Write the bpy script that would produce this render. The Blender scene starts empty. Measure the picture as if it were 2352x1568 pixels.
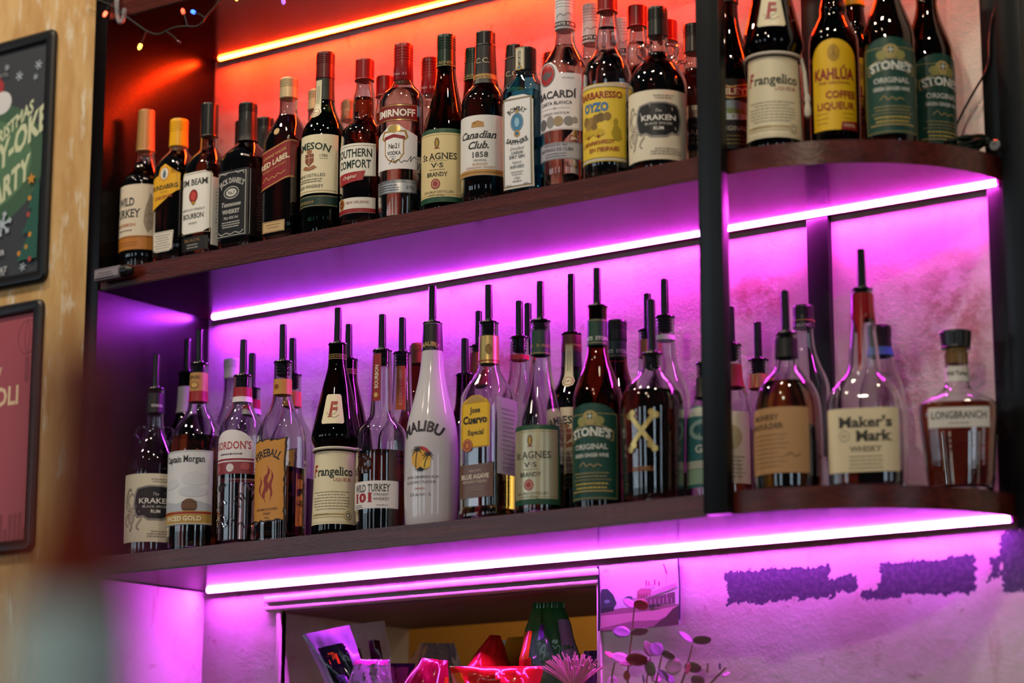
import bpy, bmesh, math, random
from mathutils import Vector, Matrix
random.seed(7)
SC = bpy.context.scene
COL = SC.collection

# ------------------------------------------------------------------ camera
FPX, YAW, PITCH = 5819.0, 0.62143, 0.211573
CAM = Vector((3.09324, -3.36716, -1.01844))
cam_d = bpy.data.cameras.new('camera')
cam_d.sensor_width = 36.0
cam_d.lens = 36.0 * FPX / 2352.0
cam_d.clip_start = 0.02
cam_d.dof.use_dof = True
cam_d.dof.focus_distance = 4.12
cam_d.dof.aperture_fstop = 2.2
cam_d.dof.aperture_blades = 0
cam = bpy.data.objects.new('camera', cam_d)
COL.objects.link(cam)
FWD = Vector((-math.sin(YAW) * math.cos(PITCH), math.cos(YAW) * math.cos(PITCH), math.sin(PITCH)))
RGT = Vector((math.cos(YAW), math.sin(YAW), 0))
UPV = RGT.cross(FWD)
cam.matrix_world = Matrix(((RGT.x, UPV.x, -FWD.x, CAM.x), (RGT.y, UPV.y, -FWD.y, CAM.y),
                           (RGT.z, UPV.z, -FWD.z, CAM.z), (0, 0, 0, 1)))
SC.camera = cam

# ------------------------------------------------------------------ world, room light, exposure
world = bpy.data.worlds.new('world')
SC.world = world
world.use_nodes = True
bg = world.node_tree.nodes['Background']
bg.inputs[0].default_value = (0.80, 0.86, 1.0, 1)
bg.inputs[1].default_value = 0.020
SC.view_settings.view_transform = 'Standard'
SC.view_settings.look = 'None'
SC.view_settings.exposure = 0.0
SC.view_settings.gamma = 1.0
SC.view_settings.use_curve_mapping = False
cy = SC.cycles
cy.max_bounces = 11
cy.transmission_bounces = 10
cy.glossy_bounces = 4
cy.diffuse_bounces = 3
cy.caustics_reflective = False
cy.adaptive_threshold = 0.03
cy.transparent_max_bounces = 8
cy.sample_clamp_indirect = 4.0
cy.blur_glossy = 0.6
cy.use_denoising = True


def area(name, loc, target, sx, sy, power, color):
    d = bpy.data.lights.new(name, 'AREA')
    d.shape = 'RECTANGLE'
    d.size, d.size_y = sx, sy
    d.energy = power
    d.color = color
    o = bpy.data.objects.new(name, d)
    COL.objects.link(o)
    o.location = loc
    o.rotation_euler = (Vector(target) - Vector(loc)).to_track_quat('-Z', 'Y').to_euler()
    return o


DAY = (0.70, 0.86, 1.0)
# tall sash windows of the bar room, behind and beside the camera
for wx, wy, tx, pw in ((-5.4, -6.2, -3.6, 13), (-4.2, -6.6, -3.0, 13), (-3.0, -6.9, -2.2, 13), (-0.9, -7.1, -0.4, 9), (1.4, -7.2, 0.9, 9), (5.6, -6.0, 2.2, 11), (7.0, -3.2, 1.5, 9)):
    area('room_window_light', (wx, wy, 0.35), (tx, 0, 0.0), 0.75, 1.6, pw, DAY)
# warm ceiling downlights; first and last are fill added for wall and foreground bottle
WARM = (1.0, 0.84, 0.62)
for lx, ly, pw in ((-1.0, -1.25, 26), (0.1, -1.35, 14), (1.2, -1.4, 14), (2.3, -1.3, 15), (-0.4, -2.9, 10), (1.4, -3.1, 10), (2.3, -4.3, 34)):
    area('ceiling_and_fill_light', (lx, ly, 1.95), (lx, ly + 0.5, 0), 0.14, 0.14, pw, WARM)


# ------------------------------------------------------------------ helpers
def ray(px, py):
    return FWD + RGT * ((px - 1176) / FPX) - UPV * ((py - 784) / FPX)


def at_y(px, py, y):
    d = ray(px, py)
    return CAM + d * ((y - CAM.y) / d.y)


def at_z(px, py, z):
    d = ray(px, py)
    return CAM + d * ((z - CAM.z) / d.z)


def at_d(px, py, dist):
    return CAM + ray(px, py) * dist


def lin(h):
    if isinstance(h, (tuple, list)):
        return tuple(h[:3]) + (1,)
    h = h.lstrip('#')
    c = [int(h[i:i + 2], 16) / 255 for i in (0, 2, 4)]
    return tuple(x / 12.92 if x <= 0.04045 else ((x + 0.055) / 1.055) ** 2.4 for x in c) + (1,)


MATS = {}


def pmat(name, col, rough=0.5, metal=0.0, trans=0.0, ior=1.5, coat=0.0, emit=None, estr=0, spec=0.5):
    if name in MATS:
        return MATS[name]
    m = bpy.data.materials.new(name)
    m.use_nodes = True
    b = m.node_tree.nodes['Principled BSDF']
    b.inputs['Base Color'].default_value = lin(col)
    b.inputs['Roughness'].default_value = rough
    b.inputs['Metallic'].default_value = metal
    b.inputs['Transmission Weight'].default_value = trans
    b.inputs['IOR'].default_value = ior
    b.inputs['Coat Weight'].default_value = coat
    b.inputs['Specular IOR Level'].default_value = spec
    if emit:
        b.inputs['Emission Color'].default_value = lin(emit)
        b.inputs['Emission Strength'].default_value = estr
    MATS[name] = m
    return m


def ink(c):
    """printed paper or ink of one colour"""
    if c == 'gold':
        return pmat('gold_foil', (0.72, 0.50, 0.18), 0.32, 0.85)
    if c == 'foil':
        return pmat('champagne_foil', (0.60, 0.54, 0.36), 0.30, 0.55)
    if c == 'silver':
        return pmat('silver_foil', (0.62, 0.62, 0.64), 0.35, 0.8)
    return pmat('ink_' + c, c, 0.42)


def nodes(name):
    m = bpy.data.materials.new(name)
    m.use_nodes = True
    nt = m.node_tree
    return m, nt, nt.nodes['Principled BSDF']


def N(nt, typ, **kw):
    n = nt.nodes.new(typ)
    for k, v in kw.items():
        if k.startswith('i_'):
            key = k[2:]
            n.inputs[int(key) if key.isdigit() else key.replace('_', ' ')].default_value = v
        else:
            setattr(n, k, v)
    return n


def mixc(nt, fac, a, b, blend='MIX'):
    n = nt.nodes.new('ShaderNodeMix')
    n.data_type = 'RGBA'
    n.blend_type = blend
    for sock, val in ((n.inputs[0], fac), (n.inputs[6], a), (n.inputs[7], b)):
        if hasattr(val, 'is_output'):
            nt.links.new(val, sock)
        else:
            sock.default_value = val if not isinstance(val, str) else lin(val)
    return n.outputs[2]


def math_n(nt, op, a, b=0.0, c=None, clamp=False):
    n = nt.nodes.new('ShaderNodeMath')
    n.operation = op
    n.use_clamp = clamp
    for i, val in enumerate((a, b, c)):
        if val is None:
            continue
        if hasattr(val, 'is_output'):
            nt.links.new(val, n.inputs[i])
        else:
            n.inputs[i].default_value = val
    return n.outputs[0]


def ramp(nt, fac, lo, hi):
    n = nt.nodes.new('ShaderNodeMapRange')
    n.interpolation_type = 'SMOOTHSTEP'
    nt.links.new(fac, n.inputs[0])
    n.inputs[1].default_value = lo
    n.inputs[2].default_value = hi
    return n.outputs[0]


def tag(o, label=None, cat=None, group=None, kind=None):
    for k, v in (('label', label), ('category', cat), ('group', group), ('kind', kind)):
        if v:
            o[k] = v
    return o


def empty(name, loc=(0, 0, 0), rz=0.0):
    o = bpy.data.objects.new(name, None)
    COL.objects.link(o)
    o.location = loc
    o.rotation_euler = (0, 0, rz)
    o.empty_display_size = 0.05
    return o


def obj(name, bm_or_me, mat, parent=None, smooth=True, ang=35):
    if isinstance(bm_or_me, bmesh.types.BMesh):
        me = bpy.data.meshes.new(name)
        bm_or_me.to_mesh(me)
        bm_or_me.free()
    else:
        me = bm_or_me
    me.materials.append(mat)
    if smooth:
        me.polygons.foreach_set('use_smooth', [True] * len(me.polygons))
        me.set_sharp_from_angle(angle=math.radians(ang))
    o = bpy.data.objects.new(name, me)
    COL.objects.link(o)
    if parent:
        o.parent = parent
    return o


def copy_tree(o, parent=None):
    c = o.copy()
    COL.objects.link(c)
    c.parent = parent
    for ch in list(o.children):
        copy_tree(ch, c)
    return c


def bm_box(bm, x0, x1, y0, y1, z0, z1, bev=0.0):
    r = bmesh.ops.create_cube(bm, size=1)
    vs = r['verts']
    for v in vs:
        v.co = Vector(((x0 + x1) / 2 + v.co.x * (x1 - x0), (y0 + y1) / 2 + v.co.y * (y1 - y0), (z0 + z1) / 2 + v.co.z * (z1 - z0)))
    if bev:
        es = list({e for v in vs for e in v.link_edges})
        bmesh.ops.bevel(bm, geom=es, offset=bev, segments=2, affect='EDGES', profile=0.5)
    return bm


def box(x0, x1, y0, y1, z0, z1, bev=0.0):
    return bm_box(bmesh.new(), x0, x1, y0, y1, z0, z1, bev)


def chaikin(p, it=2):
    p = [tuple(q) for q in p]
    for _ in range(it):
        o = [p[0]]
        for a, b in zip(p[:-1], p[1:]):
            o.append(tuple(0.75 * s + 0.25 * t for s, t in zip(a, b)))
            o.append(tuple(0.25 * s + 0.75 * t for s, t in zip(a, b)))
        o.append(p[-1])
        p = o
    return p


def ring_pts(a, b, n, seg):
    out = []
    for i in range(seg):
        t = 2 * math.pi * i / seg
        c, s = math.cos(t), math.sin(t)
        if n <= 2.01:
            out.append((a * c, b * s))
        else:
            k = (abs(c) ** n + abs(s) ** n) ** (-1.0 / n)
            out.append((a * c * k, b * s * k))
    return out


def full(p):
    return (p[0], p[1], p[1], 2.0) if len(p) == 2 else tuple(p)


def bm_lathe(bm, prof, seg=40, cap0=True, cap1=True, flip=False, off=(0, 0), sc=0.001):
    """prof: (z, r) or (z, a, b, n) in mm"""
    rows = []
    for p in prof:
        z, a, b, n = full(p)
        rows.append([bm.verts.new(((x + off[0]) * sc, (y + off[1]) * sc, z * sc)) for x, y in ring_pts(max(a, 0.01), max(b, 0.01), n, seg)])
    fs = []
    for r0, r1 in zip(rows[:-1], rows[1:]):
        for i in range(seg):
            j = (i + 1) % seg
            fs.append(bm.faces.new((r0[i], r0[j], r1[j], r1[i])))
    if cap0:
        fs.append(bm.faces.new(rows[0][::-1]))
    if cap1:
        fs.append(bm.faces.new(rows[-1]))
    if flip:
        bmesh.ops.reverse_faces(bm, faces=fs)
    return bm


def lathe(prof, **k):
    return bm_lathe(bmesh.new(), prof, **k)


def bm_tube(bm, pts, r, seg=8, close=True):
    pts = [Vector(p) for p in pts]
    rows = []
    up = Vector((0.13, 0.37, 0.92))
    for i, p in enumerate(pts):
        t = (pts[min(i + 1, len(pts) - 1)] - pts[max(i - 1, 0)]).normalized()
        s = t.cross(up)
        if s.length < 1e-4:
            s = t.cross(Vector((1, 0, 0)))
        s.normalize()
        q = s.cross(t)
        rr = r[i] if isinstance(r, (list, tuple)) else r
        rows.append([bm.verts.new(p + (s * math.cos(2 * math.pi * k / seg) + q * math.sin(2 * math.pi * k / seg)) * rr) for k in range(seg)])
    for r0, r1 in zip(rows[:-1], rows[1:]):
        for i in range(seg):
            j = (i + 1) % seg
            bm.faces.new((r0[i], r0[j], r1[j], r1[i]))
    if close:
        bm.faces.new(rows[0][::-1])
        bm.faces.new(rows[-1])
    return bm


def tube(pts, r, seg=8):
    return bm_tube(bmesh.new(), pts, r, seg)


# ------------------------------------------------------------------ flat print: text and shapes in millimetres
_tc = {}


def text2d(s, bold=0.0, serif=False):
    key = (s, bold, serif)
    if key in _tc:
        return _tc[key]
    cu = bpy.data.curves.new('t', 'FONT')
    cu.body = s
    cu.size = 1.0
    cu.resolution_u = 2
    cu.offset = bold
    o = bpy.data.objects.new('t', cu)
    COL.objects.link(o)
    dg = bpy.context.evaluated_depsgraph_get()
    dg.update()
    me = bpy.data.meshes.new_from_object(o.evaluated_get(dg))
    V = [(v.co.x, v.co.y) for v in me.vertices]
    F = [tuple(p.vertices) for p in me.polygons]
    cap = 0.72
    if serif:
        cnt = {}
        for f in F:
            for a, b in zip(f, f[1:] + f[:1]):
                k = (min(a, b), max(a, b))
                cnt[k] = cnt.get(k, 0) + 1
        for (a, b), c in cnt.items():
            if c != 1:
                continue
            (x0, y0), (x1, y1) = V[a], V[b]
            L = abs(x1 - x0)
            if abs(y1 - y0) < 0.004 and 0.05 < L < 0.26:
                for lv, d in ((0.0, 1), (cap, -1), (0.54, -1)):
                    if abs(y0 - lv) < 0.03 + bold:
                        i = len(V)
                        m, h = 0.055, 0.05
                        xa, xb = min(x0, x1) - m, max(x0, x1) + m
                        V += [(xa, y0), (xb, y0), (xb, y0 + d * h), (xa, y0 + d * h)]
                        F.append((i, i + 1, i + 2, i + 3) if d > 0 else (i + 3, i + 2, i + 1, i))
                        break
    bpy.data.objects.remove(o)
    bpy.data.meshes.remove(me)
    bpy.data.curves.remove(cu)
    _tc[key] = (V, F)
    return V, F


def T(s, u, v, h, c='#1a1a1a', w=None, bold=0.0, serif=False, it=0.0, rot=0.0, arc=None, name='lettering', sx=1.0, slope=0.0):
    """text centred at u, its baseline-to-cap middle at v; h cap height; w total width; arc radius (+ bends ends down)"""
    V, F = text2d(s, bold, serif)
    k = h / 0.72
    x0, x1 = min(p[0] for p in V), max(p[0] for p in V)
    kx = (w / (x1 - x0)) if w else k * sx
    out = []
    cr, sr = math.cos(math.radians(rot)), math.sin(math.radians(rot))
    for x, y in V:
        X, Y = (x - (x0 + x1) / 2) * kx, y * k - h / 2
        X += it * Y
        if arc:
            R = arc + Y if arc > 0 else arc + Y
            t = X / arc
            X, Y = R * math.sin(t), R * math.cos(t) - arc
        Y += slope * X
        out.append((u + X * cr - Y * sr, v + X * sr + Y * cr))
    return (name, c, out, F)


def PG(pts, c, name='emblem_print'):
    return (name, c, list(pts), [tuple(range(len(pts)))])


def R(u, v, w, h, c, name='emblem_print', slope=0.0):
    return PG([(u - w / 2, v - h / 2 - slope * w / 2), (u + w / 2, v - h / 2 + slope * w / 2), (u + w / 2, v + h / 2 + slope * w / 2), (u - w / 2, v + h / 2 - slope * w / 2)], c, name)


def E(u, v, rx, ry, c, n=20, name='emblem_print'):
    return PG([(u + rx * math.cos(6.2832 * i / n), v + ry * math.sin(6.2832 * i / n)) for i in range(n)], c, name)


def RG(u, v, rx, ry, t, c, n=24):
    V, F = [], []
    for i in range(n):
        a = 6.2832 * i / n
        V += [(u + rx * math.cos(a), v + ry * math.sin(a)), (u + (rx - t) * math.cos(a), v + (ry - t) * math.sin(a))]
    for i in range(n):
        j = (i + 1) % n
        F.append((2 * i, 2 * j, 2 * j + 1, 2 * i + 1))
    return ('emblem_print', c, V, F)


def FR(u, v, w, h, t, c):
    V, F = [], []
    for (a, b, cw, ch) in ((u, v + h / 2 - t / 2, w, t), (u, v - h / 2 + t / 2, w, t), (u - w / 2 + t / 2, v, t, h - 2 * t), (u + w / 2 - t / 2, v, t, h - 2 * t)):
        i = len(V)
        V += [(a - cw / 2, b - ch / 2), (a + cw / 2, b - ch / 2), (a + cw / 2, b + ch / 2), (a - cw / 2, b + ch / 2)]
        F.append((i, i + 1, i + 2, i + 3))
    return ('border', c, V, F)


def ST(pts, w, c, name='emblem_print'):
    """stroke along a polyline, w a number or list"""
    V, F = [], []
    n = len(pts)
    for i, p in enumerate(pts):
        q, r = pts[max(i - 1, 0)], pts[min(i + 1, n - 1)]
        dx, dy = r[0] - q[0], r[1] - q[1]
        L = math.hypot(dx, dy) or 1
        ww = (w[min(i, len(w) - 1)] if isinstance(w, (list, tuple)) else w) / 2
        V += [(p[0] - dy / L * ww, p[1] + dx / L * ww), (p[0] + dy / L * ww, p[1] - dx / L * ww)]
    for i in range(n - 1):
        F.append((2 * i + 1, 2 * i + 3, 2 * i + 2, 2 * i))
    return (name, c, V, F)


def curve_pts(pts, it=2):
    return chaikin(pts, it)


def FINE(u, v, w, rows, pitch, c, h=0.9, seed=0, al='c'):
    """rows of small print too small to read: broken bars"""
    rnd = random.Random(seed * 31 + rows)
    V, F = [], []
    for r in range(rows):
        rw = w * rnd.uniform(0.72, 1.0)
        x = u - rw / 2 if al == 'c' else u - w / 2
        end = x + rw
        y = v - r * pitch
        while x < end:
            l = rnd.uniform(2.0, 6.5)
            i = len(V)
            V += [(x, y - h / 2), (min(x + l, end), y - h / 2), (min(x + l, end), y + h / 2), (x, y + h / 2)]
            F.append((i, i + 1, i + 2, i + 3))
            x += l + 1.0
    return ('fine_print', c, V, F)


def flat_bm(V, F, step=5.0, vstep=None):
    bm = bmesh.new()
    vs = [bm.verts.new((x, y, 0)) for x, y in V]
    for f in F:
        if len(set(f)) == len(f):
            try:
                bm.faces.new([vs[i] for i in f])
            except ValueError:
                pass
    if any(len(f.verts) > 4 for f in bm.faces):
        bmesh.ops.triangulate(bm, faces=[f for f in bm.faces if len(f.verts) > 4])
    bm.normal_update()
    rev = [f for f in bm.faces if f.normal.z < 0]
    if rev:
        bmesh.ops.reverse_faces(bm, faces=rev)
    xs = [p[0] for p in V]
    ys = [p[1] for p in V]
    for lo, hi, st, ax in ((min(xs), max(xs), step, 0), (min(ys), max(ys), vstep, 1)):
        if not st:
            continue
        k = math.floor(lo / st) + 1
        while k * st < hi - 1e-6:
            co, no = [0, 0, 0], [0, 0, 0]
            co[ax] = k * st
            no[ax] = 1
            bmesh.ops.bisect_plane(bm, geom=bm.verts[:] + bm.edges[:] + bm.faces[:], plane_co=co, plane_no=no)
            k += 1
    return bm


def join(bm, b2):
    me = bpy.data.meshes.new('tmp')
    b2.to_mesh(me)
    b2.free()
    bm.from_mesh(me)
    bpy.data.meshes.remove(me)


def stack(items, eps):
    """painter's order: items of one colour that follow each other share a mesh, each a hair above the last"""
    order = []
    for k, (name, c, V, F) in enumerate(items):
        if not order or order[-1][:2] != [name, c]:
            order.append([name, c, []])
        order[-1][2].append((V, F, eps + 0.035 * k))
    return order


# ------------------------------------------------------------------ bottles
GL = {
    'clear': pmat('clear_glass', (0.97, 0.98, 0.98), 0.0, 0, 1, 1.5),
    'green': pmat('green_glass', (0.10, 0.24, 0.12), 0.0, 0, 1, 1.5),
    'amber': pmat('amber_glass', (0.36, 0.12, 0.035), 0.0, 0, 1, 1.5),
    'dark': pmat('dark_brown_glass', (0.10, 0.030, 0.014), 0.0, 0, 1, 1.5),
    'blue': pmat('blue_glass', (0.22, 0.72, 0.95), 0.0, 0, 1, 1.5),
    'black': pmat('black_glass', (0.006, 0.006, 0.008), 0.06, 0, 0, 1.5),
    'white': pmat('milk_white_glass', (0.58, 0.56, 0.62), 0.12, 0, 0, 1.5, 0.3),
}
LQ = {
    'whiskey': pmat('whiskey_liquid', (0.30, 0.055, 0.010), 0.0, 0, 1, 1.36),
    'dark': pmat('dark_rum_liquid', (0.055, 0.010, 0.004), 0.0, 0, 1, 1.36),
    'amber': pmat('amber_liquid', (0.62, 0.18, 0.025), 0.0, 0, 1, 1.36),
    'gold': pmat('gold_tequila_liquid', (0.72, 0.34, 0.05), 0.0, 0, 1, 1.36),
    'clear': pmat('clear_spirit', (0.97, 0.97, 0.97), 0.0, 0, 1, 1.36),
    'pink': pmat('pink_spirit', (0.90, 0.45, 0.42), 0.0, 0, 1, 1.36),
    'blue': pmat('clear_spirit_in_blue', (0.80, 0.93, 0.97), 0.0, 0, 1, 1.36),
}
RUBBER = pmat('black_pourer_plastic', (0.008, 0.007, 0.009), 0.24, spec=0.4)


def interp(prof, z):
    P = [full(p) for p in prof]
    if z <= P[0][0]:
        return P[0][1:]
    for p, q in zip(P[:-1], P[1:]):
        if p[0] <= z <= q[0] and q[0] > p[0]:
            t = (z - p[0]) / (q[0] - p[0])
            return tuple(a + (b - a) * t for a, b in zip(p[1:], q[1:]))
    return P[-1][1:]


class Bottle:
    def __init__(s, name, label, loc, prof, glass='clear', liquid=None, level=None, rz=0.0, cat='bottle', group=None, it=2, wall=2.6, seg=44, solid=False):
        s.root = empty(name, loc, math.radians(rz))
        tag(s.root, label, cat, group)
        s.prof = chaikin([full(p) for p in prof], it)
        s.seg = seg
        P = s.prof
        bm = lathe(P, seg=seg, cap1=solid)
        if not solid:
            # wall thickness: inner surface joined over the lip
            inn = [(max(z, 7.0), max(a - wall, 4), max(b - wall, 4), n) for z, a, b, n in P if z > 7.0]
            inn = [(7.0,) + (inn[0][1] - 3, inn[0][2] - 3, inn[0][3])] + inn
            bm.verts.ensure_lookup_table()
            outer_top = [v for v in bm.verts][-seg:]
            nb = len(bm.verts)
            bm_lathe(bm, inn, seg=seg, cap0=True, cap1=False, flip=True)
            bm.verts.ensure_lookup_table()
            inner_top = [v for v in bm.verts][-seg:]
            for i in range(seg):
                j = (i + 1) % seg
                bm.faces.new((outer_top[i], outer_top[j], inner_top[j], inner_top[i]))
            s.inn = inn
        else:
            s.inn = [(7.0,) + P[0][1:]] + [p for p in P if p[0] > 7]
        s.glass = obj('glass', bm, GL[glass], s.root)
        if liquid:
            L = [(z + (0.4 if i == 0 else 0), a - 0.4, b - 0.4, n) for i, (z, a, b, n) in enumerate(s.inn) if z < level]
            e = interp(s.inn, level)
            L.append((level, e[0] - 0.4, e[1] - 0.4, e[2]))
            obj('liquid', lathe(L, seg=seg), LQ[liquid], s.root)

    def wrap(s, u, v, eps, az=0.0, rref=None, face=0):
        a, b, n = interp(s.prof, v)
        if n < 2.6:
            rr = rref or a
            t = u / rr + az
            nrm = (math.sin(t), -math.cos(t))
            return (a * math.sin(t) + nrm[0] * eps, -b * math.cos(t) + nrm[1] * eps, v)
        if face == 0:
            x = max(-a * 0.9999, min(a * 0.9999, u))
            y = -b * (1 - (abs(x) / a) ** n) ** (1 / n)
            gx = math.copysign((abs(x) / a) ** (n - 1) / a, x)
            gy = -(abs(y) / b) ** (n - 1) / b
            L = math.hypot(gx, gy)
            return (x + gx / L * eps, y + gy / L * eps, v)
        y = max(-b * 0.9999, min(b * 0.9999, u))
        x = a * (1 - (abs(y) / b) ** n) ** (1 / n)
        return (x + eps, y, v)

    def put(s, name, mat, layers, parent, az=0.0, rref=None, face=0, vstep=None, step=5.0):
        """layers: (V, F, eps) flat pieces, each at its own tiny height"""
        bm = bmesh.new()
        for V, F, eps in layers:
            hy = max(p[1] for p in V) - min(p[1] for p in V)
            b2 = flat_bm(V, F, step, vstep or (8.0 if hy > 12 else None))
            for v in b2.verts:
                v.co = Vector(s.wrap(v.co.x, v.co.y, eps, az, rref, face)) * 0.001
            join(bm, b2)
        bm.normal_update()
        return obj(name, bm, mat, parent, smooth=True, ang=60)

    def art(s, items, parent, eps=0.55, az=0.0, rref=None, face=0, vstep=None):
        for name, c, layers in stack(items, eps):
            o = s.put(name, ink(c), layers, parent, az, rref, face, vstep)
            if name in ('fine_print', 'emblem_print') and sum(len(l[1]) for l in layers) > 1:
                o['kind'] = 'stuff'

    def label(s, z0, z1, w, c, items=(), az=0.0, shape=None, face=0, name='label', eps=0.3, vstep=None, mat=None):
        az = math.radians(az)
        zm = (z0 + z1) / 2
        rref = interp(s.prof, zm)[0]
        pts = shape or [(-w / 2, z0), (w / 2, z0), (w / 2, z1), (-w / 2, z1)]
        lb = s.put(name, mat or ink(c), [(pts, [tuple(range(len(pts)))], eps)], s.root, az, rref, face, vstep or 6.0)
        s.art(items, lb, eps + 0.2, az, rref, face, vstep)
        return lb

    def printed(s, items, az=0.0, eps=0.35, rz=None, vstep=5.0):
        z = sum(p[1] for it in items for p in it[2]) / sum(len(it[2]) for it in items)
        s.art(items, s.glass, eps, math.radians(az), interp(s.prof, z)[0], 0, vstep)

    def band(s, z0, z1, c, eps=0.5, name='neck_band', mat=None, ridges=0):
        zs = [z0 + (z1 - z0) * i / 6 for i in range(7)]
        pr = []
        for z in zs:
            a, b, n = interp(s.prof, z)
            pr.append((z, a + eps, b + eps, n))
        return obj(name, lathe([(z0, pr[0][1] - 1.0, pr[0][2] - 1.0, pr[0][3])] + pr + [(z1, pr[-1][1] - 1.0, pr[-1][2] - 1.0, pr[-1][3])], seg=s.seg, cap0=False, cap1=False), mat or ink(c), s.root)

    def cap(s, z0, z1, r, mat, ridge=True, rb=None, lip=0.8, name='cap'):
        rb = rb or r
        p = [(z0, rb * 0.9), (z0, rb), (z0 + 1.2, rb + lip)]
        h = z1 - z0
        if ridge:
            for k in range(5):
                z = z0 + h * (0.55 + 0.075 * k)
                p += [(z, r), (z + 0.6, r + 0.55), (z + 1.6, r + 0.55), (z + 2.2, r)]
        else:
            p += [(z0 + 2.4, rb), (z0 + 3.6, rb), (z1 - 3.4, r)]
        p += [(z1 - 2.0, r), (z1 - 0.5, r - 0.7), (z1, r - 2.2)]
        return obj(name, lathe(p, seg=32), mat, s.root)

    def spout(s, zf, zt, tilt=3.0, az=0.0, rn=14.5):
        """bar pourer: ribbed stopper with flange at zf, tube up to zt"""
        p = [(zf - 24, 6)]
        for k in range(4):
            z = zf - 22 + 5 * k
            p += [(z, 9.2), (z + 1.6, rn - 3.2), (z + 3.2, rn - 3.2), (z + 4.2, 9.2)]
        p += [(zf - 1.5, 9.5), (zf - 1.0, rn + 0.8), (zf + 0.6, rn + 1.6), (zf + 2.2, rn + 0.8), (zf + 3.0, 8.0), (zf + 6, 7.2), (zf + 7, 6)]
        st = obj('pour_spout', lathe(p, seg=28), RUBBER, s.root)
        L = zt - zf
        bm = lathe([(zf + 2, 6.4), (zf + L * 0.5, 6.2), (zt - 1, 6.0), (zt, 5.2)], seg=18)
        t = math.tan(math.radians(tilt))
        for v in bm.verts:
            d = v.co.z - zf * 0.001
            v.co.x += d * t * math.sin(az)
            v.co.y -= d * t * math.cos(az)
        obj('spout_tube', bm, RUBBER, st)

    def ring_handle(s, x, z, r=11, t=3.2):
        pts = []
        for i in range(15):
            a = math.radians(-130 + 260 * i / 14)
            sg = 1 if x > 0 else -1
            pts.append(((x + sg * (r * math.cos(a))) * 0.001, 0, (z + r * math.sin(a)) * 0.001))
        obj('ring_handle', tube(pts, t * 0.001, 8), GL['clear'], s.root)


D = 0.28438
ZA, ZB, ZT = -0.003, -0.503, 0.492
TA, TB = 0.035, 0.0328
SA, SB = ZA + TA, ZB + TB      # shelf tops

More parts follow.
